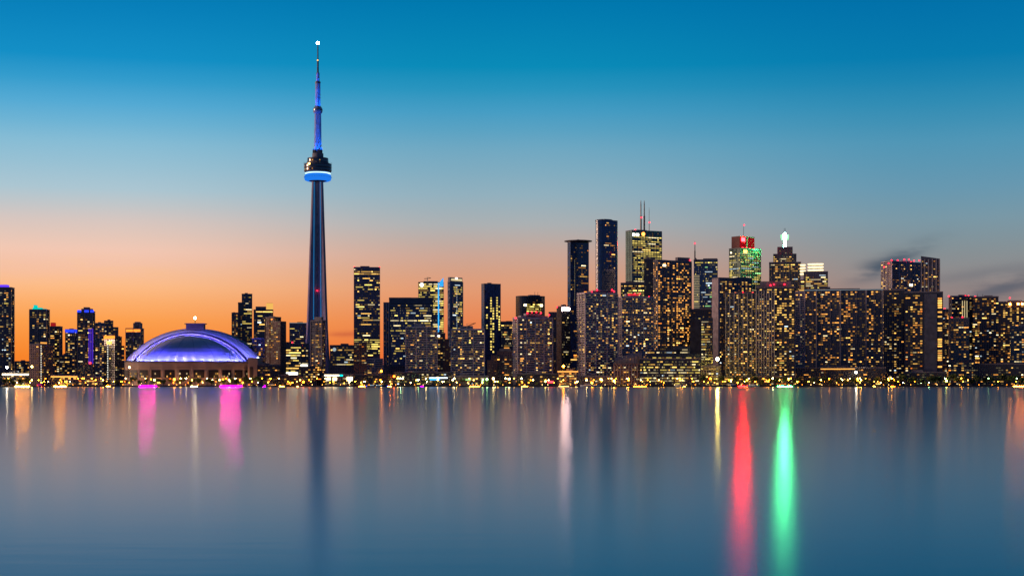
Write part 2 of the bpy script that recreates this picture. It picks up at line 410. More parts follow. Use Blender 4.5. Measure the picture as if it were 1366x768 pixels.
def bld(name, label, x0, xs, x1, ytop, Y, side='N', style='condo', dens=.2, cat='tower', group='towers of the skyline', e=20, d=28, top=None,
        pent=(), cap=None, beacons=(), bands=(), mast=(), k=1.0, sidewin=.8, z0=4, fade=None, pal=None, step=(), extra=None, wins=True, podium=None, wbw=None, ch=0):
    BI[0] += 1; sd = BI[0]*13+5
    o, u, v, w_, dd = frame(x0, xs, x1, Y, side, d, e)
    root = empty(name, (o.x, o.y, GZ), math.atan2(u.y, u.x)); tag(root, label, cat, group)
    H = WZ(ytop, Y)-GZ; H2 = H if top is None else WZ(top, Y)-GZ
    fh, bw, run, pl, kk, sp, sm, ps, pm = STY[style]; pal = pal or pl
    if wbw: bw = wbw
    lx = lambda px: ((lambda tt: (tt*o.y-o.x)/(u.x-tt*u.y))((px-683)/F))
    lz = lambda py: WZ(py, Y)-GZ
    mb = MB()
    if ch:   # rounded corners
        cc = ch*w_; arcp = [(cc*(1-math.cos(q*math.pi/8)), cc*(1-math.sin(q*math.pi/8))) for q in range(5)]   # (0,cc) .. (cc,0)
        pts_ = [(x, y) for x, y in arcp]+[(w_-x, y) for x, y in arcp[::-1]]+[(w_, dd), (0, dd)]
        mb.prism(pts_, 0, H)
    else: mb.prism([(0,0),(w_,0),(w_,dd),(0,dd)], 0, H, ztop=[H,H2,H2,H])
    mb.build('wall', WALLM[style](), root)
    # parapet and roof plant
    pr = MB(); t_ = .7
    for (a, b_, c_, d_) in ((-.2,w_+.2,-.2,t_), (-.2,w_+.2,dd-t_,dd+.2), (-.2,t_,t_,dd-t_), (w_-t_,w_+.2,t_,dd-t_)):
        if top is None and not ch: pr.box(a, b_, c_, d_, H+.02, H+1.3)
    if ch: pr.prism([(x, y) for x, y in pts_], H+.02, H+1.2)
    if top is None: pr.build('parapet', sm or dslab, root)
    hz = min(H, H2)
    if sp and sm:
        s_ = MB(); z = z0+fh; 
        while z < hz-1:
            s_.box(-sp*.6, w_+sp*.6, -sp, dd+sp*.5, z-.28, z+ (.75 if style == 'stripe' else .2)); z += fh
        s_.build('balcony' if sp > .3 else 'spandrel', sm, root)
    if ps and w_ > 8:
        p_ = MB(); n = max(2, int(round(w_/ps))); pd = sp+.35 if sp else .5; pwid = .8 if style != 'ribs' else 1.3
        for i in range(n+1):
            cx = min(max(w_*i/n, pwid/2), w_-pwid/2); p_.box(cx-pwid/2, cx+pwid/2, -pd, -.03, 0, hz-.4)
        if side == 'L':
            for i in range(1, 3): p_.box(-pd, -.03, dd*i/3-.4, dd*i/3+.4, 0, hz-.4)
        if side == 'R':
            for i in range(1, 3): p_.box(w_+.03, w_+pd, dd*i/3-.4, dd*i/3+.4, 0, hz-.4)
        p_.build('pier', pm or (WALLM[style]() if style != 'brick' else plain('brown_pier', (.13,.08,.07), .85)), root)
    pz = []
    for i, (a, b_, yt, mt) in enumerate(pent):
        A, B = lx(a), lx(b_); zt = lz(yt); y0_, y1_ = dd*.15, dd*.75
        em = EM(*mt) if isinstance(mt, tuple) else None
        p_ = MB()
        if em:   # a plant room behind glowing screens
            p_.box(A+.3, B-.3, y0_+.3, y1_, H+.01, zt); ph = p_.build('penthouse', dslab, root)
            s_ = MB(); s_.quad((A,y0_,H+.2),(B,y0_,H+.2),(B,y0_,zt-.3),(A,y0_,zt-.3)); s_.quad((A,y1_,H+.2),(A,y0_,H+.2),(A,y0_,zt-.3),(A,y1_,zt-.3)); s_.quad((B,y0_,H+.2),(B,y1_,H+.2),(B,y1_,zt-.3),(B,y0_,zt-.3))
            s_.build('lit_screen', em, ph)
        else:
            p_.box(A, B, y0_, y1_, H+.01, zt); p_.build('penthouse', {'c': concrete, 'd': dslab, 'w': WALLM[style]()}[mt], root)
        pz.append((A, B, zt))
    if not pent and top is None and w_ > 12:     # small unseen-from-afar roof plant: lift housing
        rr = random.Random(sd); A = w_*rr.uniform(.2, .45); p_ = MB(); p_.box(A, A+w_*rr.uniform(.2, .4), dd*.3, dd*.7, H+.01, H+rr.uniform(2.2, 4)); p_.build('lift_housing', dslab, root)
    for (a, b_, yt) in step:   # lower wings beside the shaft
        A, B = lx(a), lx(b_); mb = MB(); mb.box(A, B, -1.5, dd*.8, 0, lz(yt)); wg = mb.build('wing', WALLM[style](), root)
        windows(wg, [(A, -1.5, 0, B-A, 1)], lz(yt), fh, bw, dens, run, pal, kk*k, sd+int(a))
    if cap:
        for (yt, yb, c_, k_, *rng) in (cap if isinstance(cap, list) else [cap]):
            A, B = (lx(rng[0]), lx(rng[1])) if rng else (0, w_); cb = MB()
            cb.box(A-.25, B+.25, -.5, -.06, lz(yb), lz(yt))
            if side == 'L' and not rng: cb.box(-.5, -.06, -.06, dd, lz(yb), lz(yt))
            if side == 'R' and not rng: cb.box(w_+.06, w_+.5, -.06, dd, lz(yb), lz(yt))
            cb.build('light_band', EM(c_, k_), root)
    for (bx, by) in beacons:
        bo = ball_obj('beacon', BEACON, root, (lx(bx), 1.0, lz(by)), 1.05)
        pb = MB(); pb.bar((lx(bx),1,lz(by)-2.4),(lx(bx),1,lz(by)-1),.15); pb.build('beacon_post', steel, root)
    for (mx, my, mr) in mast:
        mm = MB(); X_ = lx(mx); zt = lz(my); mm.lathe([(mr, H), (mr, H+(zt-H)*.5), (mr*.55, H+(zt-H)*.5), (mr*.5, H+(zt-H)*.85), (mr*.25, zt)], 8, X_, dd*.4); mm.build('mast', steel, root)
    if wins:
        faces = [(ch*w_, 0, 0, w_*(1-2*ch), 1.0)]
        if side == 'L' and sidewin: faces.append((0, dd, -math.pi/2, dd, sidewin))
        if side == 'R' and sidewin: faces.append((w_, 0, math.pi/2, dd, sidewin))
        bb = [(lz(b2), lz(b1), pr_, cc_) for (b1, b2, pr_, cc_) in bands]
        windows(root, faces, hz, fh, bw, dens, run, pal, kk*k, sd, z0, bb, fade=fade)
    if extra: extra(root, lx, lz, w_, dd, H)
    return root

def strip(c_, k_, name='light_strip'):
    """a vertical lit strip (stair glazing or LED line) on the front: returns an extra()"""
    def f(px, y1, y2, wid=1.2):
        def g_(root, lx, lz, w_, dd, H):
            s_ = MB(); z = lz(y2)
            while z < lz(y1): s_.box(lx(px)-wid/2, lx(px)+wid/2, -.7, -.1, z, z+1.5); z += 3.1
            s_.build(name, EM(c_, k_), root)
        return g_
    return f
def many(*fs):
    def g_(*a):
        for f in fs: f(*a)
    return g_
def sign(px0, px1, y0, y1, c_, k_, round_=False, name='sign'):
    def g_(root, lx, lz, w_, dd, H):
        s_ = MB(); A, B = lx(px0), lx(px1)
        if round_:
            R = (B-A)/2; pts = [(A+R+R*math.cos(i*math.pi/8), (lz(y0)+lz(y1))/2+R*math.sin(i*math.pi/8)) for i in range(16)]
            for yy, rev in ((-.9, False), (-.3, True)):
                kk_ = len(s_.v); s_.v += [(p[0], yy, p[1]) for p in (pts if not rev else pts[::-1])]; s_.f.append(tuple(range(kk_, kk_+16))); s_.uv.append([(0,0)]*16)
        else: s_.box(A, B, -.9, -.3, lz(y1), lz(y0))
        s_.build(name, EM(c_, k_), root)
    return g_
def rail(px0, px1, y):
    def g_(root, lx, lz, w_, dd, H):
        s_ = MB(); A, B = lx(px0), lx(px1); s_.box(A, B, -.3, .1, lz(y)-.2, lz(y)+.2)
        n = int((B-A)/4)+2
        for i in range(n): s_.box(A+(B-A)*i/(n-1)-.15, A+(B-A)*i/(n-1)+.15, .12, .4, H, lz(y)-.2)
        s_.build('roof_rail', steel, root)
    return g_
def thin_mast(px, ytop, ybase, r=.5, lights=()):
    def g_(root, lx, lz, w_, dd, H):
        s_ = MB(); x = lx(px); z0_, z1_ = lz(ybase), lz(ytop)
        s_.lathe([(r*1.3, z0_), (r*1.3, z0_+(z1_-z0_)*.5), (r*.9, z0_+(z1_-z0_)*.5), (r*.8, z0_+(z1_-z0_)*.85), (r*.4, z1_)], 8, x, dd*.3)
        mo = s_.build('mast', steel, root)
        for ly in lights: ball_obj('beacon', BEACON, mo, (x, dd*.3-r-1, lz(ly)), 1.3)
    return g_
def crane(px0, y0, px1, y1, pxm, ym):
    def g_(root, lx, lz, w_, dd, H):
        s_ = MB(); a = (lx(px0), 4, lz(y0)); b_ = (lx(px1), 4, lz(y1)); s_.bar(a, b_, .55, 4); s_.bar((lx(pxm),4,H), (lx(pxm),4,lz(ym)), .8, 4)
        s_.bar((lx(pxm),4,lz(ym)+3), b_, .15, 4); s_.bar((lx(pxm),4,lz(ym)), (lx(pxm),4,lz(ym)+3.2), .4, 4)
        s_.build('roof_crane', steel, root)
    return g_

B = bld
# --- west end, left of the stadium
B('condo_tower','tallest tower at far left edge of skyline with glowing violet rooftop box',-16,15,19.5,384,2300,'R','condo',.26,pent=[(-2,9,379.5,('violet',1.3))],k=1.05,e=14)
B('condo_tower','broad tower with teal glowing stepped crown left of the blue crowned towers',39,62,66.5,413.5,2260,'R','condo',.27,pent=[(42.5,54,410,('teal',1.6)),(44,47,406.5,('teal',1.6)),(54,60,411.5,('teal',1.6))],e=14)
B('condo_tower','grey tower with small red lit rooftop box right of teal crowned tower',66,80,83.5,436,2340,'R','condo',.24,pent=[(67,72,430,('red',.35))],e=14)
B('apartment_block','low pinkish brown block with black left flank and vertical light line',39,52,71,459.5,2110,'L','pink',.16,e=55,cap=(458,456,'amber',1.2,54,62),fade=lambda z:1,extra=strip('white',1.2)(54.5,462,511,.9),sidewin=.3)
B('mid_rise_block','dark low rise block between the far left tower and teal crowned tower',18,18,41,482.5,2420,'N','condo',.38,d=30,cat='building',group='low blocks of the west side',beacons=())
B('condo_tower','slim dark tower topped by straight blue light band, left of the round topped tower',87,100,103.5,440,2300,'R','condo',.26,cap=(439.5,443.5,'blue',1.6),e=14)
B('mid_rise_block','dark low block at the foot of the slim blue crowned tower',80,80,96,474,2240,'N','dark',.3,d=20,cat='building',group='low blocks of the west side')
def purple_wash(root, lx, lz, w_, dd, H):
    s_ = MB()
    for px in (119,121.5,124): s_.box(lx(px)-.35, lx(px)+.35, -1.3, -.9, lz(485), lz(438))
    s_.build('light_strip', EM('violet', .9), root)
    r_ = MB(); r_.ball((lx(120.5),-1.6,lz(484)),1.6,2); r_.build('sign', EM('red',5), root)
B('condo_tower','tall tower with rounded top, broken blue crown lights and violet streaked right side',103,124,127,416,2200,'R','condo',.30,pent=[(108,122,411.5,'d'),(111,118,409.5,'d')],cap=[(413.5,416.5,'blue',1.6,103.5,108),(413.5,416.5,'blue',1.6,113,118),(413.5,416.5,'blue',1.6,121,125)],e=14,extra=purple_wash)
B('condo_tower','flat topped pale banded tower just right of the round topped blue lit tower',126.5,126.5,139.5,431.5,2310,'N','stripe',.30)
B('condo_tower','grey stepped tower rising behind the orange crowned tower',139,139,151,428.5,2400,'N','condo',.26,step=[(150,158,436)])
B('condo_tower','dark tower with orange lit crown and a dotted white vertical line',138.5,153,160,449,2120,'R','dark',.18,cap=(447.5,451.5,'fire',2.0,139,153),e=50,extra=many(strip('white',1.3)(144,459,506,1.0),sign(143,149,455,458.5,'amber',4)),fade=lambda z:1)
B('apartment_block','narrow brown block stepping down just left of the domed stadium',153,153,162.5,450,2190,'N','brick',.2,d=22,step=[(162,166,461)])
B('condo_tower','dark tower behind left shoulder of the dome with orange crown line',167.5,188,192,438.5,2620,'R','condo',.22,pent=[(177,187,430.5,'d'),(179,185,429,'d')],cap=(439,442.5,'fire',1.8,168,187),e=15)
# --- between stadium and the needle tower
B('office_tower','tall slender tower right of the dome with flat grey grid top',322.5,322.5,336.5,392.5,2950,'N','office',.10,d=30,k=.8)
B('office_tower','dark middle step tower leaning against the slender grey grid tower',317.5,317.5,323,404,2930,'N','darkgl',.14,d=30,k=.8)
B('condo_tower','lowest left step tower of the trio behind the right side of the dome',309,309,318.2,417.5,2900,'N','condo',.32,d=30)
B('office_tower','grey tower with glowing yellow box on top right of the slender grid tower',338.3,338.3,364.5,413.5,2800,'N','office',.10,d=30,pent=[(341,355,408.5,'d'),(355.5,364.3,403.8,('warm',.9))],bands=[(413,417,.8,'warm')])
B('apartment_block','dark brown twin stepped block with a red lamp, right of dome',353.5,366.5,375,423.5,2260,'R','brick',.17,e=40,beacons=[(358,428)],step=[(366,375,428.5)])
B('apartment_block','low dark block tucked under the slender grid tower beside the dome',336,336,354,452,2500,'N','dark',.26,d=24)
B('office_tower','dark glass tower with sloped left shoulder just behind the needle tower',386,386,412,431,2900,'N','bluegl',.07,d=30,step=[(387,393,441)],cap=(430.2,430.9,'cool',.25))
B('office_block','wide low office block full of yellow strip lit floors left of needle tower',373.5,373.5,402,458.5,2300,'N','office',.42,cat='building',pent=[(376,386,455.8,'d')],beacons=[(390,456.5)],cap=(496.5,499.5,'white',5,381,397),d=26)
B('office_block','dark office block with a red beacon hidden behind needle tower base',401.5,401.5,412,459,2330,'N','office',.25,cat='building',beacons=[(403.5,460)],d=26)
B('waterfront_block','black low block with white roof sign left of the needle tower foot',401,401,421,488.5,2105,'N','dark',.3,cat='building',cap=(486,488.2,'white',5,401.5,410),d=18)
B('condo_tower','stepped condo standing directly in front of the needle tower shaft',414.5,430,434.5,428,2120,'R','condo',.34,e=35,pent=[(418.5,428,422.5,'d')],pal='A',k=1.1,beacons=())
B('convention_hall','wide low hall with dark flat roof and round white glowing dish right of needle tower',440,440,473,461,2460,'N','office',.30,cat='hall',d=40,extra=sign(443.5,448.5,463.5,468.5,'cool',.5,True,'glow_dish'),beacons=())  # dish whiteness is put in as a faint glow of its own
# --- around x 470-660
B('office_tower','tall broad slab tower with glowing yellow crown band and two red corner lights',472,472,507,357,2700,'N','office',.12,d=40,bands=[(361,368,.9,'warm'),(451,466,.95,'lime')],beacons=[(472.6,356),(506.4,356)],k=1.15)
B('apartment_block','narrow brown block in front of tall yellow crowned slab tower',472,472,489.5,457,2110,'N','brick',.20,d=26)
B('apartment_block','low beige banded block right of the narrow brown block',489,489,511,479,2250,'N','stripe',.16,d=20,cat='building',group='low blocks behind the quay')
B('condo_tower','very thin ribbed grey tower squeezed left of the big blue glass block',511.5,511.5,519,404,2650,'N','ribs',.06,d=20,group='thin towers')
def deepframe(root, lx, lz, w_, dd, H):
    s_ = MB()
    s_.box(0, w_, -2.2, -.05, H-8, H-.1); s_.box(0, 2.2, -2.2, -.05, 0, H-8.01); s_.box(w_-2.2, w_, -2.2, -.05, 0, H-8.01); s_.box(2.21, w_-2.21, -1.6, -.05, H-14, H-11)
    s_.build('portal_frame', plain('navy_panel', (.035,.06,.10), .35), root)
B('office_tower','wide dark blue glass block with framed top and long lit floor bands',519,519,577.5,398,2350,'N','bluegl',.13,d=45,bands=[(412,414.5,.55,'pale'),(426,428.5,.8,'pale'),(438.5,442.5,.9,'lime')],extra=many(deepframe, rail(519,577,396.8)))
def bluefin(root, lx, lz, w_, dd, H):
    s_ = MB(); A, Bx = lx(586.5), lx(591.5)
    s_.prism([(A,-1.2),(Bx,-1.2),(Bx,-.1),(A,-.1)], lz(382), lz(376), ztop=[lz(376),lz(370),lz(370),lz(376)]); s_.build('lit_fin', EM('cyan', 1.1), root)
    s_ = MB(); s_.box(lx(584.2), lx(585.8), -1.2, -.1, lz(443), lz(377)); s_.build('light_strip', EM('cyan', 1.4), root)
B('office_tower','brightly lit yellow office tower with blue fin and round white sign',558,558,592,377,2800,'N','office',.62,d=40,pent=[(565,584,374.5,'d')],extra=many(bluefin, sign(560,565.2,377.5,382.5,'white',3.5,True), crane(566,371.5,575,370.5,570,371.5)),k=.95,beacons=())
B('office_tower','slim tower with pale lit drum crown and a reflective left face',597,601,619.5,376,2760,'L','bluegl',.20,e=40,pent=[(600.5,617.5,369.5,'c')],cap=[(371.5,374,'pale',.8,602,616)],k=1.2,sidewin=0,ch=.15,extra=many(sign(607.5,610,369.8,372,'white',4), strip('cool',.5)(609.3,382,480,.8)))
B('condo_tower','pale banded condo with twin central piers in front of the wide blue block',541,541,583.5,437,2125,'N','stripe',.21,d=24,pent=[(553,566,431,'c')])
B('apartment_block','brown block stepping down to the right between two banded condos',581,581,594,445,2240,'N','brick',.25,d=22,cap=(447,449.3,'white',3.5,582,586.5),step=[(594,599,452),(599,603,463)])
B('condo_tower','pale banded condo with a tilted roof crane',601.5,601.5,646.5,439.5,2135,'N','stripe',.19,d=26,pent=[(614,631,434.5,'c')],extra=crane(617,437.5,634.5,430.5,623,434.5),bands=[(442,446,.35,'warm')])
B('office_tower','dark blue glass tower with vertical rows of yellow lit windows',642,646,668,379,2500,'L','bluegl',.0,e=25,wbw=3.2,extra=many(*[ (lambda px,a,b: (lambda root,lx,lz,w_,dd,H: [quad_obj('window', WIN('lime',1.6), root, (lx(px)-1.3,-.1,z), 2.6, 2.3) for z in [lz(b)+4.1*i for i in range(int((lz(a)-lz(b))/4.1))] if chance(px, z, 3) < .78]))(px,a,b) for px,a,b in ((649.5,405,445),(655,394,470),(658,394,470),(663,392,425),(666,405,440))]),sidewin=.4)
B('office_block','mid height office block with a glowing amber top floor',668,668,687.5,429.5,2510,'N','darkgl',.4,d=30,bands=[(430,437,.9,'warm')],cat='building',pent=[(675,683,427.8,'d')],group='mid height offices')
B('apartment_block','low pinkish terraced block stepping up to the right below blue glass tower',663,663,686,469,2220,'N','pink',.10,d=22,pent=[(666,682,465,'c')],step=[(655,663.2,473),(650,655.2,480)])
B('condo_tower','wide pale banded condo with a curved top ringed by red lights',684,690,737,424,2135,'L','stripe',.20,e=25,pent=[(703,723,417.5,'c'),(696,732,420.5,'c')],beacons=[(688,424),(704,417),(710,415.5),(716,415.5),(722,416.5),(733,419)],bands=())
def darkcap(root, lx, lz, w_, dd, H):
    pass
B('office_tower','rounded dark glass tower with two bright floodlit yellow bands and roof aerials',688,695,729.5,395,2550,'L','darkgl',.05,e=25,bands=[(406,410,.9,'lime'),(412,416,.9,'lime')],extra=many(thin_mast(715.5,388,395,.35), thin_mast(719.5,388.5,395,.35), sign(699,702,405.5,408,'pale',14,False,'floodlight'), sign(720.5,723.5,405.5,408,'pale',14,False,'floodlight')),sidewin=0,ch=.2)
B('condo_tower','narrow dark tower between the curved top condo and white sign tower',732,732,742.5,417,2380,'N','condo',.12,d=22)
B('office_tower','tower with large white rooftop sign and bronze reflecting left face',742.5,749,761,409,2300,'L','darkgl',.04,e=30,cap=(410.3,414.2,'blush',75,749.5,759.5),beacons=[(743.5,409.5)],sidewin=0)
def discroof(root, lx, lz, w_, dd, H):
    s_ = MB(); cx, cy_ = w_*.5, dd*.5; R = w_*.62
    s_.lathe([(R*.35,H),(R*.35,H+1.5),(R,H+2.4),(R,H+3.4),(R*.3,H+4.6),(R*.05,H+6)], 28, cx, cy_); s_.build('disc_roof', dslab, root)
B('condo_tower','tall slim blue glass tower with a flat disc roof',757,761,785.5,323,2700,'L','bluegl',.04,e=35,wbw=3.2,extra=many(discroof, strip('pale',.25)(766.5,345,400,.5)),k=1.1,sidewin=.5,pal='A')
def curvecap(root, lx, lz, w_, dd, H):
    s_ = MB(); s_.lathe([(w_*.35,H+.2),(w_*.35,H+2.0),(w_*.3,H+3),(w_*.05,H+3.6)], 28, w_*.5, w_*.36); s_.build('curved_crown', dslab, root)
    s_ = MB(); s_.box(-2.4, -1.7, -1, 0, 0, H-4)
    for i in range(14): s_.box(-1.7, -.03, -.6, -.3, H*i/14+4, H*i/14+4.5)
    s_.build('edge_fin', concrete, root)
    s_ = MB(); s_.box(w_*.16, w_*.72, -.5, -.04, lz(418), lz(361)); s_.build('pale_panel', WALLM['office'](), root)
B('condo_tower','taller slim dark tower with curved crown right of disc roofed tower',795.5,799,827,293.5,2650,'L','bluegl',.055,e=35,extra=curvecap,pal='A',wbw=2.6,k=1.1,sidewin=.5,ch=.22)
B('condo_tower','wide pale banded condo with dark penthouse below the curved crown tower',770,780,824,391,2135,'L','stripe',.22,e=28,pent=[(790,819,387.5,'d'),(796,812,386,'c')],beacons=[(790,388.5),(797,386),(817,385.5),(819.5,387.5)],bands=())
# --- financial core
def bmo(root, lx, lz, w_, dd, H):
    cu = bpy.data.curves.new('sign', 'FONT'); cu.body = 'BMO'; cu.size = 7.5; cu.extrude = .2; cu.materials.append(EM('white', 5))
    tf = bpy.data.objects.new('sign_text', cu); COL.objects.link(tf); bpy.context.view_layer.update(); me_ = bpy.data.meshes.new_from_object(tf.evaluated_get(bpy.context.evaluated_depsgraph_get())); bpy.data.objects.remove(tf); to = link('sign', me_, root); to.location = (lx(843.4), -.6, lz(314.6)); to.rotation_euler = (math.pi/2, 0, 0); to.scale = (.9, 1, 1)
B('bank_tower','broad bank tower with white and orange roof sign and two thick striped masts',834.5,843,883,307.5,2900,'L','green',.42,e=30,extra=many(bmo, sign(856,860,309.5,313.5,'fire',9,True), thin_mast(857.5,266,307,1.3,(289,)), thin_mast(862,266,307,1.3), thin_mast(868.5,275,307,.5,(295,))),bands=[(309,314,0,None)],sidewin=0,beacons=[(845,308),(848,306)],pal='O',fade=lambda z:.6+z,group='bank towers')
B('office_block','dark flat block with yellow lit top floors under the masted bank tower',828,828,860,378,2420,'N','darkgl',.12,d=30,bands=[(381,385,.8,'warm'),(387,396,.5,'lime')],group='mid height offices')
B('office_tower','black narrow shaft between the masted bank tower and amber lit slab',859,859,874,345.5,2500,'N','dark',.03,d=26)
B('condo_tower','pale banded condo with red lit violet penthouse behind long waterfront office',824,829,872,396,2180,'L','stripe',.24,e=25,pent=[(836,853,391.5,'c')],beacons=[(840,392.5),(847,391.5),(854,391),(866,395)],cap=(392,393.2,'red',1.2,838,852))
B('condo_tower','tall wide slab studded with amber windows and a ribbed pale left edge',871.5,877,922.5,347.5,2250,'L','condo',.36,e=35,pent=[(905,921,341.5,'d'),(879,890,346,'d')],beacons=[(921,345)],bands=[(352,357,.25,'warm')],k=1.2,extra=sign(884,888,352,355,'pale',3.5,False,'floodlight'),pal='A')
def sail(root, lx, lz, w_, dd, H):
    s_ = MB(); n = 10
    for i in range(n):
        a, b_ = i/n, (i+1)/n; xa, xb = lx(926.5)+(lx(935)-lx(926.5))*a**2, lx(926.5)+(lx(935)-lx(926.5))*b_**2; za, zb = lz(340+9*a), lz(340+9*b_)
        s_.quad((xa,0,lz(352)),(xb,0,lz(352)),(xb,0,zb),(xa,0,za)); s_.quad((xb,8,lz(352)),(xa,8,lz(352)),(xa,8,za),(xb,8,zb)); s_.quad((xa,0,za),(xb,0,zb),(xb,8,zb),(xa,8,za))
    s_.build('sail_crown', steel, root)
    s_ = MB()
    for i in range(22): s_.box(-.5, w_*.24, -.9, -.1, lz(415)+i*2.8, lz(415)+i*2.8+.9)
    s_.build('lit_louvre', EM('pale', .42), root)
B('office_tower','spired glass tower with curved sail top and lit louvres on left edge',925.5,925.5,957.5,347,2600,'N','bluegl',.14,d=30,extra=many(sail, thin_mast(927,321,347,.8,(324,))),pal='G',pent=[(938,957,344.5,'d')],bands=[(350,354,.45,'lime')])
B('office_block','plain beige walled block with a lit right half, below the spired tower',920.5,920.5,951,425,2270,'N','office',.0,d=30,cap=(424.5,426,'lime',1.5,932,934),extra=lambda root,lx,lz,w_,dd,H: (lambda s_: (s_.box(0, lx(935), -.6, -.05, 0, H), s_.build('blank_wall', plain('taupe_wall', (.15,.12,.13), .8), root), windows(root, [(lx(935.5),0,0,lx(950)-lx(935.5),1)], H, 3.6, 2.6, .6, 2, 'O', 1.5, 77)))(MB()),wins=False,group='mid height offices')
B('office_block','black flat topped block just under spired tower',920.5,920.5,958,413,2400,'N','dark',.02,d=30,group='mid height offices')
def redcrown(root, lx, lz, w_, dd, H):
    A, Bx = 1.2, lx(1008); s_ = MB(); s_.box(A, Bx, dd*.1, dd*.82, H+.1, lz(314.5)); cr = s_.build('crown', plain('red_granite', (.13,.02,.02), .6), root)
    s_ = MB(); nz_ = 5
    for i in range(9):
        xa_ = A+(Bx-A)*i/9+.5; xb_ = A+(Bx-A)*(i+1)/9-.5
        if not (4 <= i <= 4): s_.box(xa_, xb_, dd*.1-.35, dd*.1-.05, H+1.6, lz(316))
    s_.build('red_wash_glow', emis('crown_panel_glow', (1,.012,.03), .30), cr)  # glowing panels added so the crown gives off its red wash itself
    s_ = MB(); s_.box(lx(990.3), lx(995), dd*.1-1, dd*.1-.2, lz(321.5), lz(316.5)); s_.build('sign', emis('red_sign_light', (1,.0006,.0008), 800), cr)
    s_ = MB()
    for i in range(4): 
        x = A+(Bx-A)*(i+.5)/4; s_.box(x-1.5, x+1.5, dd*.1-3.5, dd*.1-2, H+1.35, H+1.9)
    s_.build('floodlight', EM('red', 9), root)
    s_ = MB()
    for i in range(15): s_.box(lx(988), w_, -.5, -.1, H-3-3.9*i, H-2.6-3.9*i)
    s_.build('lit_cornice', EM('green', .32), root)
B('bank_tower','green lit tower with glowing red crown and red square sign',972.5,987.5,1015,331,2900,'L','green',.38,e=45,extra=many(redcrown, sign(992,996,333,337,'amber',7,False), thin_mast(996.5,297,331,.4,(299,)), sign(974,975.8,337,339,'pale',4,False)),sidewin=.9,group='bank towers',pal='G',fade=lambda z:.5+z)
def panelface(root, lx, lz, w_, dd, H):
    s_ = MB(); s_.box(-1.2,-.05,-.5,dd,0,H-.5); s_.box(-1.2,2.0,-1.3,-.52,0,H-.5); s_.build('end_wall', plain('mauve_concrete', (.33,.27,.30), .8), root)
B('condo_tower','broad condo tower with tall bare mauve end wall, below green lit tower',950.5,958.5,1003,371,2330,'L','condo',.28,e=30,extra=panelface,pent=[(985,1000,368.5,'d')],sidewin=0)
B('condo_tower','ribbed pale fronted tower with three red roof lights in front of mauve walled tower',967.5,967.5,1009,391.5,2150,'N','ribs',.30,d=24,beacons=[(981,391),(991,390.5),(1004,390.5)],fade=lambda z:1.5-z,pent=[(984,1002,389.5,'d')])
B('condo_tower','twin toned condo with ribbed pale left half and amber lit dark right',1008.5,1008.5,1061,384,2125,'N','dark',.34,d=28,pent=[(1014,1055,375,'d'),(1008.5,1020,381,'d')],beacons=[(1028,380.5),(1032.5,379.5),(1046.5,379.5)],extra=lambda root,lx,lz,w_,dd,H: (lambda s_: ([s_.box(lx(1009+i*3.4)-.7, lx(1009+i*3.4)+.7, -1.5, -.1, 3, H-3) for i in range(8)], [s_.box(lx(1009), lx(1033), -.9, -.1, 6+3.1*j, 6.35+3.1*j) for j in range(int((H-10)/3.1))], s_.build('rib', concrete, root)))(MB()),k=1.15)
def deco(root, lx, lz, w_, dd, H):
    for (a, b_, yt, y0_) in ((1031.5,1062.5,338.5,3),(1037,1057.5,329,7)):
        s_ = MB(); s_.box(lx(a), lx(b_), y0_, dd-y0_, H, lz(yt)); tr = s_.build('setback', WALLM['deco'](), root)
        windows(tr, [(lx(a), y0_, 0, lx(b_)-lx(a), 1)], lz(yt)-2, 3.8, 2.6, .35 if yt > 330 else .02, 2, 'C', 1.6, int(a), H+1)
    cx, cy_ = lx(1047), dd/2; zb = lz(328.9)
    s_ = MB()
    for sx_ in (-1, 1):
        for sy_ in (-1, 1): s_.bar((cx+sx_*3.2, cy_+sy_*3.2, zb), (cx+sx_*.8, cy_+sy_*.8, lz(303)), .35, 4)
    for i in range(9): z = zb+i*3.4; r_ = 3.2-2.4*i/10; s_.box(cx-r_-.5, cx+r_+.5, cy_-r_-.5, cy_+r_+.5, z, z+.25)
    s_.build('beacon_mast', steel, root)
    for i in range(8):
        z = zb+1.9+i*3.4; r_ = (2.9, 2.9, 2.8, 2.7, 3.0, 3.8, 3.8, 2.8)[i]
        o_ = ball_obj('beacon_lamp', emis('green_beacon_light', (.09, 1, .28), 470), root, (cx, cy_, z), r_); o_.scale = (r_, r_, 1.5)
        if i in (4,5,6):
            for sx_ in (-1,1): ball_obj('halo_ball', emis('green_halo_glow', (.25,1,.35), 2.2), root, (cx+sx_*(r_+2.3), cy_, z), 1.5)  # glowing balls stand in for the green halo round the beacon
B('setback_tower','stepped dark tower topped by a blazing green white beacon column',1026,1026,1068.5,350.5,2900,'N','deco',.36,d=45,extra=deco,step=[(1068,1076,368)],group='bank towers',pal='C')
def litcrown(root, lx, lz, w_, dd, H):
    for (a, b_, yt, yb) in ((1067,1074.5,351,372),(1077.5,1098.5,350,364)):
        s_ = MB(); s_.box(lx(a)+1, lx(b_)-1, 4, 20, lz(yb+6), lz(yt+1)); cr = s_.build('crown', white, root)
        s_ = MB()
        n = 3 if b_-a > 10 else 4
        for j in range(n):
            z = lz(yt+2+4.0*j); s_.box(lx(a), lx(b_), 2.6, 3.9, z-1.5, z+.7)
        s_.build('light_band', EM('pale', 2.2), cr)
B('office_tower','twin topped tower with brilliant white lit drum crowns right of the beacon tower',1072,1072,1104.5,363,2850,'N','office',.5,d=34,extra=litcrown,pal='O',step=[(1066,1073,373),(1104,1107.5,383)])
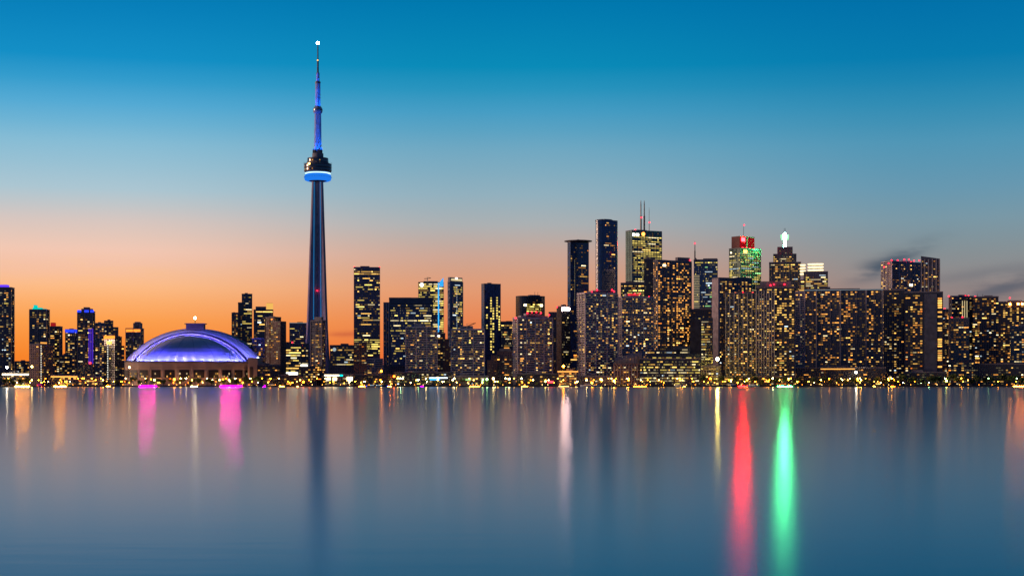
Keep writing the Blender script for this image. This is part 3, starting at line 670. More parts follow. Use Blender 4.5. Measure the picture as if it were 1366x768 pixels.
B('condo_slab','very long flat topped slab with pale vertical seams, widest block on the right',1073,1073,1178,387.5,2240,'N','condo',.21,d=26,cap=[(386.8,387.4,'cool',.35)],extra=lambda root,lx,lz,w_,dd,H: (lambda s_: ([s_.box(lx(p)-.8, lx(p)+.8, -2, -.1, 0, H) for p in (1089,1121,1155.5,1177)], s_.build('seam_pier', concrete, root)))(MB()),k=1.05,pal='A')
B('condo_tower','narrow dark condo filling gap left of the very long slab',1060.5,1060.5,1074,390,2190,'N','stripe',.14,d=22,pal='A',bands=[(392,395,.8,'amber')])
B('condo_tower','dark tall cluster tower with many red roof lights and stepped pale left edge',1175,1189,1229,349,2520,'L','stripe',.12,e=45,pent=[(1190,1200,347,'d'),(1205,1220,346.5,'c')],beacons=[(1180,356.5),(1186,351.5),(1190,347),(1198,346.5),(1207,345),(1210,349),(1213,344.5),(1216,348),(1220,346),(1227,345)],sidewin=1.2,bands=[(370,373,.2,'white')],extra=sign(1213,1217,377.5,380.5,'pale',7,False,'floodlight'))
B('condo_tower','dark mauve tower with slanted roof, highest point on right side of skyline',1228.5,1228.5,1254,341.5,2500,'N','ribs',.08,d=26,top=345.5,beacons=[(1235.5,350)],bands=[(381,384,.3,'pale')])
B('condo_tower','dark tower right of the very long slab with sparse amber windows',1178.5,1178.5,1207,387.5,2215,'N','dark',.20,d=26,k=1.1)
def barewall(root, lx, lz, w_, dd, H):
    s_ = MB(); s_.box(lx(1233), lx(1250), -1.2, -.05, 0, H-2); s_.build('bare_wall', plain('blue_grey_wall', (.085,.095,.14), .8), root)
    for z in range(int(H/3.1)-3):
        if chance(z, 2, 9) < .5: quad_obj('window', WIN('warm' if z % 3 else 'amber', 2.2), root, (lx(1251), -.1, 6+3.1*z), 5.5, 1.9)
B('condo_tower','black tower with broad bare wall beside one column of lit windows',1206.5,1206.5,1258,390.5,2140,'N','dark',.0,d=26,wins=False,pent=[(1214,1228,388.5,'d')],extra=many(barewall, lambda root,lx,lz,w_,dd,H: windows(root, [(0,0,0,lx(1232),1)], H, 3.1, 3.2, .26, 1, 'A', 2.1, 401)))
B('condo_tower','thin distant tower seen in the gap with a red roof light',1257.5,1257.5,1266,413,2600,'N','condo',.2,d=22,beacons=[(1260,411.5)])
B('condo_tower','tower with white lit vertical columns near its top, right of the black tower',1265.5,1269,1299,395.5,2330,'L','condo',.25,e=25,beacons=[(1266,395),(1288.5,394.5),(1292.5,394.5)],extra=lambda root,lx,lz,w_,dd,H: (lambda s_: ([s_.box(lx(p)-.45, lx(p)+.45, -1.2, -.8, lz(424), lz(401)) for p in (1283.5,1286.5,1289.5)], s_.build('light_strip', EM('pale',.7), root)))(MB()))
B('apartment_block','lower beige gridded block with warm lit base in front of white columned tower',1268,1268,1293,425,2180,'N','beige',.28,d=24,beacons=[(1270,423.5),(1284,423)])
B('condo_tower','broad black flat topped tower with roof aerials and scattered square yellow windows',1297.5,1297.5,1332,396.5,2300,'N','dark',.30,d=28,extra=many(thin_mast(1304,391,396,.3), thin_mast(1311,391.5,396,.3)),beacons=[(1301,395.5)],k=1.1)
B('condo_tower','dark tower at far right with a row of orange roof floodlights',1331.5,1331.5,1384,403,2400,'N','dark',.30,d=28,beacons=[(1347,397.5),(1357,425)],extra=many(*[sign(a,a+2.5,404.5,407,'fire',80,False,'floodlight') for a in (1346,1357,1362.5)]),k=1.1)
B('apartment_block','pale framed gridded block at right edge in front of orange lit tower',1348,1348,1392,436,2180,'N','beige',.34,d=24,beacons=(),cap=(433.5,434.5,'amber',2,1355,1358))
print('window parts', TOTAL[0])

# ---------------------------------------------------------------- low waterfront buildings
def low(label, x0, x1, ytop, Y, style='darkgl', dens=.5, pal='A', k=1.2, name='waterfront_block', **kw):
    return B(name, label, x0, x0, x1, ytop, Y, 'N', style, dens, cat='building', group='low buildings along the quay', d=kw.pop('d', 14), pal=pal, k=k, z0=.5, **kw)
low('long low pavilion with bright white lit eaves at the far left shore',3,38,498,2070,'beige',.6,'A',cap=[(498.3,500.2,'pale',5)],name='pavilion')
low('small amber lit pavilion under the teal crowned tower',68,103,501,2070,'beige',.6,'A',cap=[(501.6,502.8,'amber',2.6)],name='pavilion')
low('glowing orange fronted pavilion left of the stadium forecourt',104,138,503,2066,'beige',.7,'A',k=1.4,name='pavilion')
low('long arcade of bright white lit bays at the foot of the needle tower',433,471,500,2085,'beige',.55,'O',cap=[(499.6,501.4,'pale',6,433,452),(499.6,501.4,'teal',5,453,457),(503,507.5,'pale',3.5,436,441),(503,507.5,'pale',3.5,444,449),(502.5,507.5,'pale',6,463,470)],name='arcade')
low('dark hall under the left office blocks with scattered lit windows',372,402,501,2090,'dark',.3)
low('plain brown wall hall between needle tower and the blue glass block',440,542,488,2300,'pink',.0,wins=False,k=1,name='hall')
low('white lit low rank of shops below the tall banded condos',603,652,502,2095,'beige',.45,'O',cap=[(505.5,507,'green',1.2,617,628)])
low('dark pier shed with a red lit awning',690,744,499,2080,'dark',.12,cap=[(508,510.5,'red',6,731,738)],name='pier_shed')
low('amber lit two storey terminal below the white sign tower',744,771,495.5,2085,'beige',.8,'A',k=1.3,cap=[(494.8,496,'amber',2)],name='terminal')
low('low pale hall with a flat roof beneath the disc roofed tower',773,818,502,2090,'beige',.18,'A')
def arches(root, lx, lz, w_, dd, H):
    s_ = MB()
    for i in range(10): 
        x = w_*(i+.5)/10; s_.box(x-.5, x+.5, -1.2, -.1, 0, H-2)
    s_.box(-.5, w_+.5, -1.6, -.1, H-9, H-8.2); s_.build('column', concrete, root)
    for i in range(7):
        x = w_*(i+.4)/7.2; a = MB(); a.prism([(x,3),(x+w_/8,3),(x+w_/8,dd),(x,dd)], H+.1, H+5, ztop=[H+4+i*1.2]*2+[H+9+i*1.2]*2); a.build('roof_gable', dslab, root)
low('pale arcaded brick terminal with sawtooth roof left of long lit office',818,856,485,2085,'pink',.25,'A',extra=arches,name='terminal',d=30)
def terraces(root, lx, lz, w_, dd, H):
    for (a, b_, yt, dn) in ((862,934,472,.55),(868,918,466,.4),(899,921,461,.1)):
        s_ = MB(); y0_ = 8 if yt > 470 else 12; zt = lz(yt); s_.box(lx(a), lx(b_), y0_, dd, H+.05 if yt > 470 else lz(472)+.05, zt); tr = s_.build('terrace', WALLM['darkgl'](), root)
        windows(tr, [(lx(a), y0_, 0, lx(b_)-lx(a), 1)], zt, 3.6, 2.6, dn, 2, 'O', 1.7, int(a), H if yt > 470 else lz(472))
low('long dark glass office full of yellow lit floors stepping up from the quay',853,935,479,2072,'darkgl',.5,'O',k=.85,extra=terraces,name='waterfront_office',d=34)
low('lit ferry terminal behind the tall yellow beacon lamp',935,962,489,2140,'beige',.6,'O',k=1.1,name='terminal')
low('black low block left of the moored blue ferry',921,948,500,2110,'dark',.25)
low('dark terraced block under very long slab with one lit ribbon floor',1062,1182,491,2130,'dark',.10,'A',cap=[(491.5,492.6,'amber',1.8,1095,1140)],name='terraced_hall',d=30)
low('low dark shed below the black bare walled tower',1205,1262,497,2120,'dark',.05)
low('low warm lit base block under the beige gridded block',1265,1300,480,2150,'pink',.3,'A')
low('dark hall at the right shore with scattered amber windows',1298,1400,486,2140,'dark',.12,'A',name='terraced_hall')
low('dark low hall with the blue lit deck, below the tall slab tower',473,525,500,2100,'dark',.18,'A',k=1.3)
low('dark low block at the foot of the wide blue glass block',525,603,497,2098,'dark',.25,'O')
low('small dark low block between the stadium and the office blocks',343,374,487,2140,'dark',.25,'A')
low('pale lit ground floor range under the ribbed condos',962,1062,503,2095,'dark',.45,'A',k=1.3)
# teal canopy
rt = empty('canopy', (WX(585,2050), 2050, GZ)); tag(rt, 'raised flat canopy with white and blue lit edge on a single post', 'canopy')
s_ = MB(); s_.bar((0,0,0),(0,0,9.5),.5,8); s_.build('post', steel, rt)
s_ = MB(); s_.box(-12,12,-4,4,9.5,10.3); s_.build('roof', steel, rt)
s_ = MB(); s_.box(-12,12,-4.4,-4.05,9.4,10.6); s_.build('light_band', EM('cool',4), rt)
s_ = MB(); s_.box(-12,2,-4.4,-4.05,7.2,8.6); s_.build('lit_sign', EM('cyan',2.5), rt)

# ---------------------------------------------------------------- domed stadium
def point(parent, loc, col, power, r=.8, aim=None, size=150):
    l = bpy.data.lights.new('floodlight', 'SPOT' if aim else 'POINT'); l.energy = power; l.color = col; l.shadow_soft_size = r
    o_ = bpy.data.objects.new('floodlight_glow', l); COL.objects.link(o_); o_.parent = parent; o_.location = loc
    if aim:
        l.spot_size = math.radians(size); l.spot_blend = .35
        o_.rotation_euler = (Vector(aim)-Vector(loc)).to_track_quat('-Z', 'Y').to_euler()
    return o_
SY = 2400.0; kx = SY/F; st = empty('domed_stadium', (WX(255.6, SY+68), SY, GZ)); st.scale = (1.045, 1.03, 1.03); tag(st, 'domed stadium with arched roof washed in blue violet light', 'stadium')
zs = lambda y: WZ(y, SY)-GZ
R1 = 90*kx
rb = MB(); pts = [(R1*1.03*math.cos(a), R1*.95*math.sin(a)+60) for a in [math.pi+math.pi*i/16 for i in range(17)]]+[(R1*1.03,150),(-R1*1.03,150)]
rb.prism(pts, 0, zs(483.5)); rb.build('bowl_wall', plain('stadium_concrete', (.42,.33,.29), .8, noise=.15, scale=.05), st)
# horizontal mouldings, pilasters and glazing on the bowl
def bowl(a, off=0): return (( R1*1.03+off)*math.cos(a), (R1*.95+off)*math.sin(a)+60)
rb = MB()
for zz, hh in ((zs(484.5), 1.2), (zs(491), .8), (zs(504), .7)):
    ring = [bowl(math.pi+math.pi*i/16, .7) for i in range(17)]+[bowl(2*math.pi-math.pi*i/16, -.4) for i in range(17)]
    rb.prism(ring, zz-hh/2, zz+hh/2)
rb.build('moulding', plain('stadium_trim', (.34,.27,.24), .8), st)
for i in range(1, 16):
    a = math.pi+math.pi*i/16; p0, p1 = bowl(a-.006, .1), bowl(a+.006, .1); q0, q1 = bowl(a-.006, .7), bowl(a+.006, .7)
    s_ = MB(); s_.prism([q0, q1, p1, p0], 0, zs(492.5)); s_.build('pilaster', concrete, st)
rr = random.Random(5)
for i in range(16):
    a0 = math.pi+math.pi*(i+.14)/16; a1 = math.pi+math.pi*(i+.86)/16
    if i in (0, 15): continue
    p0, p1 = bowl(a0, .25), bowl(a1, .25); L = math.hypot(p1[0]-p0[0], p1[1]-p0[1]); rz = math.atan2(p1[1]-p0[1], p1[0]-p0[0])
    # straight chord panel: push it out so it clears the curve
    o_ = quad_obj('glazing', plain('stadium_glass', (.02,.02,.03), .5, ior=1.4), st, (p0[0]+.6*math.sin(rz), p0[1]-.6*math.cos(rz), zs(504)), L, zs(494)-zs(504), rz)
    n = 6
    for u in range(n):
        for v in range(2):
            if rr.random() < (.45 if i in (4, 5, 11) else .2):
                x = p0[0]+(L*(u+.15)/n)*math.cos(rz)+.8*math.sin(rz); y = p0[1]+(L*(u+.15)/n)*math.sin(rz)-.8*math.cos(rz)
                quad_obj('window', WIN(rr.choice(('amber','warm','pale')), .8), st, (x, y, zs(504)+.6+v*4.1), L/n*.7, 2.6, rz)
for i in range(9):   # forecourt lamps washing the bowl wall
    a = math.pi+math.pi*(i+1.5)/11; p0 = bowl(a, 16)
    point(st, (p0[0], p0[1], 9), (1,.42,.16), 8000, 1.0, aim=(p0[0], p0[1]+18, 22), size=150)
    s_ = MB(); s_.bar((p0[0],p0[1],0),(p0[0],p0[1],8.4),.15,6); pl_ = s_.build('forecourt_lamp', steel, st)
    ball_obj('lamp_head', emis('forecourt_glass', (1,.27,.014), 30), pl_, (p0[0], p0[1]-1.2, 9), .8)
# right hand pier with arched opening
s_ = MB(); s_.box(R1*.93, R1*1.07, -2, 30, 0, zs(478)); s_.build('corner_pier', plain('stadium_concrete', (.4,.3,.27)), st)
s_ = MB(); xa, xb = R1*.955, R1*1.0; s_.box(xa, xb, -3, -2.05, 4, zs(493)); s_.prism([(xa,-3),(xb,-3),(xb,-2.05),(xa,-2.05)], zs(493)+.01, zs(490)); s_.build('arched_opening', roofm, st)
s_ = MB(); s_.box(-R1*1.04, -R1*.95, 20, 50, 0, zs(480)); s_.build('corner_pier', plain('stadium_concrete', (.4,.3,.27)), st)
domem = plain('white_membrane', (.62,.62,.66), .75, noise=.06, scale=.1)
def capz(R, s, rho): 
    Rc = (R*R+s*s)/(2*s); return math.sqrt(max(0, Rc*Rc-rho*rho))-(Rc-s)
zb = zs(482.5)
# inner front quarter dome
A1, Sg = 70.5*kx, (482.5-448)*kx; D1 = 46.0; YC = 58.0
s_ = MB(); nu, nv = 48, 12
def dome_pt(i, j, A=A1, Sg=Sg, D=D1, yc=YC):
    th = math.pi*(1+i/nu); f = j/nv; rho = A*f
    return (rho*math.cos(th), yc+rho*math.sin(th)*D/A, zb+capz(A, Sg, rho))
for i in range(nu):
    for j in range(nv):
        s_.quad(dome_pt(i,j+1), dome_pt(i+1,j+1), dome_pt(i+1,j), dome_pt(i,j))
front_dome = s_.build('front_dome', domem, st, True)
# seams on the dome
s_ = MB()
for i in range(3, nu, 6):
    for j in range(2, nv): 
        a, b_ = Vector(dome_pt(i,j)), Vector(dome_pt(i,j+1)); s_.bar(a+Vector((0,-.15,.1)), b_+Vector((0,-.15,.1)), .18, 4)
s_.build('roof_seam', plain('seam', (.3,.3,.34)), front_dome)
# base skirt ring in front of the dome and gutter
s_ = MB(); ring = [(A1*1.05*math.cos(math.pi*(1+i/24)), YC+A1*1.05*math.sin(math.pi*(1+i/24))*D1/A1) for i in range(25)]
ring2 = [(A1*1.0*math.cos(math.pi*(1+i/24)), YC+A1*1.0*math.sin(math.pi*(1+i/24))*D1/A1) for i in range(25)]
s_.prism(ring+ring2[::-1], zs(483.5), zb+.3); s_.build('gutter', concrete, st)
# arch panels: rings of circular arcs
def arc(A, sg, y, n=56, z0=None):
    Rc = (A*A+sg*sg)/(2*sg); th = math.asin(min(1, A/Rc)); z0 = zb if z0 is None else z0
    return [(Rc*math.sin(-th+2*th*i/n), y, z0+Rc*math.cos(-th+2*th*i/n)-(Rc-sg)) for i in range(n+1)]
def loft(arcs, name, mat, smooth=True):
    s_ = MB()
    for p, q_ in zip(arcs, arcs[1:]):
        for i in range(len(p)-1): s_.quad(p[i], p[i+1], q_[i+1], q_[i])
    return s_.build(name, mat, st, smooth)
a_in = arc(71.5*kx, (482.5-446.8)*kx, YC-1.5); a_in2 = arc(73*kx, (482.5-445.6)*kx, YC-1.5); a_in3 = arc(73*kx, (482.5-445.6)*kx, YC+4)
loft([arc(71.5*kx, (482.5-446.8)*kx, YC+2), a_in, a_in2, a_in3], 'arch_rim', white, False)
a_g = arc(76.6*kx, (482.5-443.4)*kx, YC+9)
band = loft([a_in3, a_g], 'arch_gutter', roofm, False)
a_o = arc(88*kx, (481-438.8)*kx, YC+22, z0=zs(481)); a_m = arc(81.5*kx, (482-441.6)*kx, YC+11, z0=zs(482))
arch = loft([arc(76.7*kx, (482.5-443.3)*kx, YC+5), a_m, a_o], 'arch_panel', domem)
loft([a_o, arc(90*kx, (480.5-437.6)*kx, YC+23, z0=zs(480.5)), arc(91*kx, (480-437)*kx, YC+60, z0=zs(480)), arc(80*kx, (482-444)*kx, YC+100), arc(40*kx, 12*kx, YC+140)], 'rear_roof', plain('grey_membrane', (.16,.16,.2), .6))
for sx_ in (-1, 1):
    s_ = MB(); s_.box(*( (R1*.82, R1*1.0) if sx_ > 0 else (-R1*1.0, -R1*.82) ), YC-12, YC+30, zs(484), zs(481.4)); s_.build('arch_foot', concrete, st)
# roof top machine room with lamp
s_ = MB(); x0_, x1_ = -8.5*kx, 14.5*kx; s_.prism([(x0_,YC+14),(x1_,YC+14),(x1_,YC+30),(x0_,YC+30)], zs(439.5), zs(432)); s_.box(x0_-2, x1_+2, YC+12, YC+32, zs(432)+.01, zs(431)); rr_ = s_.build('roof_cabin', plain('cabin_wall', (.06,.04,.03)), st)
s_ = MB(); s_.bar((2.5*kx,YC+20,zs(431)),(2.5*kx,YC+20,zs(425)),.5,6); s_.build('lamp_post', steel, rr_)
ball_obj('lamp', EM('pale', 60), rr_, (2.5*kx, YC+20, zs(423.8)), 2.0)
# blue floodlights washing the membrane; arch and upper rows are added without fixtures
for i in range(19):
    th = math.pi*(1+(i+.5)/19); rho = A1+3.2
    p = (rho*math.cos(th), YC+(rho)*math.sin(th)*D1/A1-1.5, zb+2.0)
    point(st, p, (.10,.10,1), 22000, aim=(p[0]*.75, YC-5, zb+24), size=140)
    s_ = MB(); s_.box(p[0]-.8, p[0]+.8, p[1]-1.6, p[1]-.9, zb+.4, zb+1.4); s_.build('floodlight', steel, st)
for i in range(22):
    tt = i/21; Aq, sgq = 66.5*kx, (482.5-449)*kx; Rc = (Aq*Aq+sgq*sgq)/(2*sgq); th = math.asin(Aq/Rc); an = -th+2*th*tt
    pl_ = (Rc*math.sin(an), YC-11, zb+Rc*math.cos(an)-(Rc-sgq)+2.2)
    point(st, pl_, (.17,.13,1), 8000, aim=(pl_[0]*1.2, YC+16, pl_[2]+7), size=110)
    Aq, sgq = 80*kx, (482-442.5)*kx; Rc = (Aq*Aq+sgq*sgq)/(2*sgq); th = math.asin(Aq/Rc); an = -th+2*th*tt
    q0_ = (Rc*math.sin(an), YC-7, zb+Rc*math.cos(an)-(Rc-sgq)+1)
    point(st, q0_, (.15,.12,1), 9000, aim=(q0_[0]*1.05, YC+16, q0_[2]+4), size=120)  # unseen lamp hung in mid-air, added to brighten the arch band
for i in range(9):
    xx = (i-4)*.17*A1; point(st, (xx, YC-D1*1.05, zb+1.5), (.07,.05,1), 50000, aim=(xx*.75, YC-12, zb+34), size=46)  # unseen spots added to strengthen the blue on the front dome
for sx_ in (-1, 1):
    ball_obj('floodlight', EM('cool', 14), st, (sx_*88.5*kx, YC-3, zs(477.5)), 1.5)
    point(st, (sx_*86*kx, YC-4, zs(477)), (.2,.2,1), 26000, aim=(sx_*75*kx, YC+12, zs(468)), size=130)

# ---------------------------------------------------------------- needle tower
TY = 2531.0; tw = empty('needle_tower', (WX(424, TY), TY, GZ)); tag(tw, 'tall concrete needle tower with round pod and blue lights', 'tower', 'landmark tower')
tk = TY/F; tz = lambda y: WZ(y, TY)-GZ
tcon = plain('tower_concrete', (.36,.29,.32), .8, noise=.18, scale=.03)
def prof_half(y):   # outer half width in metres of the legs, by photo row
    pts_ = [(515,19.0),(497,17.8),(470,15.6),(440,13.9),(400,12.4),(345,10.6),(300,9.0),(242,7.1)]
    for (ya, a), (yb, b_) in zip(pts_, pts_[1:]):
        if yb <= y <= ya: f = (ya-y)/(ya-yb); return (a+(b_-a)*f)*tk
    return pts_[-1][1]*tk
rows = [515,506,497,484,470,455,440,420,400,372,345,322,300,270,242]
core_r = lambda y: 5.2*tk*(1 if y < 300 else 1+.12*(y-300)/215)
cr_ = MB()
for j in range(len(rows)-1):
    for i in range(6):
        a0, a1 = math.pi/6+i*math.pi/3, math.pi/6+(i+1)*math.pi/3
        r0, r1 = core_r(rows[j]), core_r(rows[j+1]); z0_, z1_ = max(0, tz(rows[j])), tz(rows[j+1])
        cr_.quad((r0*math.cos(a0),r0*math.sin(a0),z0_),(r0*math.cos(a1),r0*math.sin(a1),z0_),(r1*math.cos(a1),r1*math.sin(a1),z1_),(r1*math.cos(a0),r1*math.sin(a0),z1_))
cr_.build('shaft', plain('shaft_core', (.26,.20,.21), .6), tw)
for ang in (math.radians(-150), math.radians(-30), math.radians(90)):
    lg = MB(); ca, sa = math.cos(ang), math.sin(ang); cc = abs(ca) if abs(ca) > .1 else .87
    for j in range(len(rows)-1):
        def sec(y):
            ro = prof_half(y)/cc; wi = 3.3*tk; wo = 2.2*tk; ri = core_r(y)*.55
            pts_ = [(ri,-wi),(ro-1.0,-wo),(ro,-wo*.4),(ro,wo*.4),(ro-1.0,wo),(ri,wi)]
            return [(p*ca-q_*sa, p*sa+q_*ca, max(0, tz(y))) for p, q_ in pts_]
        s0, s1 = sec(rows[j]), sec(rows[j+1])
        for i in range(5): lg.quad(s0[i], s0[i+1], s1[i+1], s1[i])
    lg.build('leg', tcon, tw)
for sx_ in (-1, 1):
    ls = MB(); yy = 0
    za, zb_ = tz(426), tz(243); n = 60
    for i in range(n):
        z0_ = za+(zb_-za)*i/n; z1_ = z0_+(zb_-za)/n*.8; xx = sx_*(4.9*tk - .9*tk*i/n); ls.box(xx-.55, xx+.55, -core_r(300)-1.9, -core_r(300)-1.3, z0_, z1_)
    ls.build('light_strip', EM('cyan', .45), tw)
ball_obj('beacon', BEACON, tw, (0, -core_r(300)-1.5, tz(388)), 1.0)
# main pod
pod = MB(); k = tk
pod.lathe([(7*k,tz(243)),(14*k,tz(241)),(14.6*k,tz(240.5)),(14.6*k,tz(232.2)),(15.4*k,tz(231.8)),(18.0*k,tz(229)),(18.3*k,tz(226)),(18.3*k,tz(219.5)),(17.0*k,tz(218.6)),(14.2*k,tz(217.8)),(13.8*k,tz(211.3)),(8*k,tz(210.6)),(7*k,tz(209.5))], 48)
po = pod.build('main_pod', plain('pod_cladding', (.09,.09,.11), .4), tw)
s_ = MB()
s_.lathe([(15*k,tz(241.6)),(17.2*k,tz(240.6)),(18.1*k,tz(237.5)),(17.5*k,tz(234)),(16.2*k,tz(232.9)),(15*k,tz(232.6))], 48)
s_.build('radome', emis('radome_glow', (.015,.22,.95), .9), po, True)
s_ = MB()
for i in range(48): a = 2*math.pi*i/48; s_.bar((15*k*math.cos(a),15*k*math.sin(a),tz(241.4)),(18.25*k*math.cos(a),18.25*k*math.sin(a),tz(236.5)),.38,4)
s_.build('radome_rib', plain('radome_rib', (.1,.14,.25)), po)
s_ = MB(); s_.lathe([(16.2*k,tz(232.3)),(16.9*k,tz(232)),(16.9*k,tz(231.1)),(16.2*k,tz(230.9))], 48); s_.build('light_ring', emis('pod_ring', (.45,.72,1), 1.9), po)
for lo, hi, r_, seed in ((228, 225.8, 18.45, 1), (223.6, 221.4, 18.45, 2), (216, 213.6, 14.1, 3)):
    s_ = MB(); s_.lathe([((r_-.1)*k,tz(lo+.4)),(r_*k,tz(lo)),(r_*k,tz(hi)),((r_-.1)*k,tz(hi-.4))], 48); wb = s_.build('window_band', plain('pod_glass', (.015,.018,.03), .1, ior=1.8), po)
    rr = random.Random(seed)
    for i in range(60):
        if rr.random() < .09:
            a = math.pi*(1+i/60); cxx, cyy = (r_+.12)*k*math.cos(a), (r_+.12)*k*math.sin(a)
            quad_obj('window', WIN(rr.choice(('amber','warm','fire')), 1.1), wb, (cxx, cyy, tz(lo)+.3), 1.3, 1.7, a+math.pi/2)
s_ = MB()
for i in range(24): a = 2*math.pi*i/24; s_.bar((18.3*k*math.cos(a),18.3*k*math.sin(a),tz(219.5)),(18.6*k*math.cos(a),18.6*k*math.sin(a),tz(217)),.2,4)
s_.build('railing', steel, po)
ball_obj('lamp', EM('warm', 12), po, (-9.5*k, -16.2*k, tz(220.5)), 1.6)
# above the pod
s_ = MB(); s_.lathe([(7.5*k,tz(210)),(7.5*k,tz(205)),(6.2*k,tz(204.5)),(6.2*k,tz(200.5)),(5*k,tz(200))], 24); s_.build('collar', plain('collar_concrete', (.22,.22,.26)), tw)
for a in (-2.6,-2.1,-1.05,-.55): 
    s_ = MB(); s_.bar((6.8*k*math.cos(a),6.8*k*math.sin(a),tz(206)),(6.8*k*math.cos(a),6.8*k*math.sin(a),tz(199)),.9,6); s_.build('antenna_pod', steel, tw)
upm = plain('upper_concrete', (.30,.30,.34), .7)
s_ = MB(); s_.lathe([(5.0*k,tz(205)),(4.4*k,tz(150))], 6); s_.build('upper_shaft', upm, tw)
s_ = MB(); s_.lathe([(4.4*k,tz(152)),(5.8*k,tz(150.5)),(6.3*k,tz(148)),(6.2*k,tz(145.6)),(5.0*k,tz(143.6)),(3.8*k,tz(142))], 32); sp_ = s_.build('sky_pod', plain('skypod_shell', (.3,.32,.4), .4), tw, True)
s_ = MB(); s_.lathe([(6.25*k,tz(148)),(6.4*k,tz(147.8)),(6.4*k,tz(146.4)),(6.25*k,tz(146.2))], 32); s_.build('window_band', plain('pod_glass', (.015,.018,.03)), sp_)
s_ = MB(); s_.lathe([(3.5*k,tz(142.4)),(3.4*k,tz(111)),(2.6*k,tz(109.8))], 12); an = s_.build('antenna_base', upm, tw)
s_ = MB(); s_.lathe([(3.7*k,tz(111.5)),(3.7*k,tz(109.4)),(2*k,tz(109))], 12); s_.build('antenna_collar', steel, tw)
s_ = MB(); s_.lathe([(2.3*k,tz(109.5)),(2.2*k,tz(98)),(1.5*k,tz(96.5))], 12); s_.build('antenna_middle', upm, tw)
s_ = MB(); s_.lathe([(1.25*k,tz(97)),(1.15*k,tz(81)),(.8*k,tz(80)),(.75*k,tz(63)),(.35*k,tz(59))], 10); s_.build('antenna_tip', plain('mast_steel', (.05,.05,.07), .5, .3), tw)
ball_obj('beacon_lamp', EM('cool', 60), tw, (0,0,tz(57.5)), 2.3)
ball_obj('beacon', EM('amber', 4), tw, (0,-1.6*k,tz(81)), 1.0)
for (y, n_, rad, pw) in ((199, 4, 10, 9000), (191, 3, 13, 5500), (181, 3, 14, 4000), (170, 3, 14, 3000), (158, 3, 13, 3000), (139.5, 4, 9, 6500), (131, 3, 11, 4200), (121, 3, 11, 2600), (107.5, 3, 6, 1700), (101, 2, 7, 1200), (90, 1, 6, 500)):
    for i in range(n_):
        a = -math.pi/2+(i-(n_-1)/2)*.85; point(tw, (rad*k*math.cos(a), rad*k*math.sin(a), tz(y)), (.0,.13,1), pw*.7, .8, aim=(0,0,tz(y)+(6 if y > 100 else 4)), size=120)

# ---------------------------------------------------------------- trees on the quay
def leafmat(name, col):
    m, t, b = newmat(name); oi = nd(t, 'ShaderNodeObjectInfo'); g_ = nd(t, 'ShaderNodeNewGeometry')
    f = M(t, 'FRACT', M(t, 'ADD', oi.outputs['Random'], g_.outputs['Random Per Island']))
    t.links.new(mixc(t, f, tuple(v*.5 for v in col), tuple(v*1.6 for v in col)), b.inputs['Base Color']); b.inputs['Roughness'].default_value = .8; return m
LEAF = leafmat('tree_leaves', (.09,.13,.03)); BARK = plain('bark', (.07,.05,.04), .9)
def tree_proto(seed, h, wd):
    rr = random.Random(seed); root = empty('tree', (0,0,0))
    s_ = MB(); s_.bar((0,0,0),(0,0,h*.45),.28,6); 
    for i in range(5): a = i*1.3+seed; s_.bar((0,0,h*(.28+.04*i)),(math.cos(a)*wd*.3,math.sin(a)*wd*.3,h*(.55+.05*i)),.12,5)
    s_.build('trunk', BARK, root)
    c_ = MB(); lobes = [(rr.uniform(-.3,.3)*wd, rr.uniform(-.3,.3)*wd, h*rr.uniform(.45,.85), rr.uniform(.2,.34)*wd) for _ in range(9)]
    for lx_, ly_, lz_, lr in lobes:
        for _ in range(42):
            v = Vector((rr.gauss(0,1), rr.gauss(0,1), rr.gauss(0,1))).normalized()*lr*rr.uniform(.55,1.1); v.z *= .8
            p = Vector((lx_,ly_,lz_))+v; a = Vector((rr.gauss(0,1),rr.gauss(0,1),rr.gauss(0,1))).normalized()*.42; b_ = a.cross(Vector((rr.gauss(0,1),rr.gauss(0,1),rr.gauss(0,1)))).normalized()*.36
            c_.quad(tuple(p-a-b_), tuple(p+a-b_), tuple(p+a+b_), tuple(p-a+b_))
    c_.build('crown', LEAF, root); return root
protos = [tree_proto(s, h, w_) for s, h, w_ in ((1,9,7),(2,12,9),(3,7,6),(4,11,7))]
used = [False]*4; rr = random.Random(11)
spots = []
def trees(x0, x1, n, hmul=1.0, group='', label='', y=(2010, 2042)):
    for i in range(n):
        px = x0+(x1-x0)*(i+rr.uniform(.2,.8))/n; Y = rr.uniform(*y); spots.append((px, Y, hmul*rr.uniform(.8,1.15), group, label))
trees(4,40,6,.9,'trees at the far left shore','small round tree lit yellow before the far left pavilion')
trees(150,345,24,1.0,'trees before the stadium','leafy shore tree lit by amber lamps in front of the domed stadium')
trees(430,470,5,.8,'trees before the white arcade','small dark tree before the white lit arcade')
trees(545,720,16,.75,'trees below the banded condos','small quay tree below the pale banded condos')
trees(935,1062,12,1.1,'trees beside the ferry terminal','dark shore tree between ferry terminal and ribbed condos')
trees(1062,1200,16,1.0,'trees below the long slab','dark shore tree below the very long slab')
trees(1200,1366,20,1.35,'trees at the right shore','tall black shore tree at the dark right end of the quay',(2012,2060))
for i, (px, Y, h, g_, lb) in enumerate(spots):
    k_ = i % 4
    o = protos[k_] if not used[k_] else copy_tree(protos[k_]); used[k_] = True
    o.location = (WX(px, Y), Y, GZ); o.rotation_euler = (0,0,rr.uniform(0,6)); o.scale = (h,h,h); tag(o, lb, 'tree', g_)

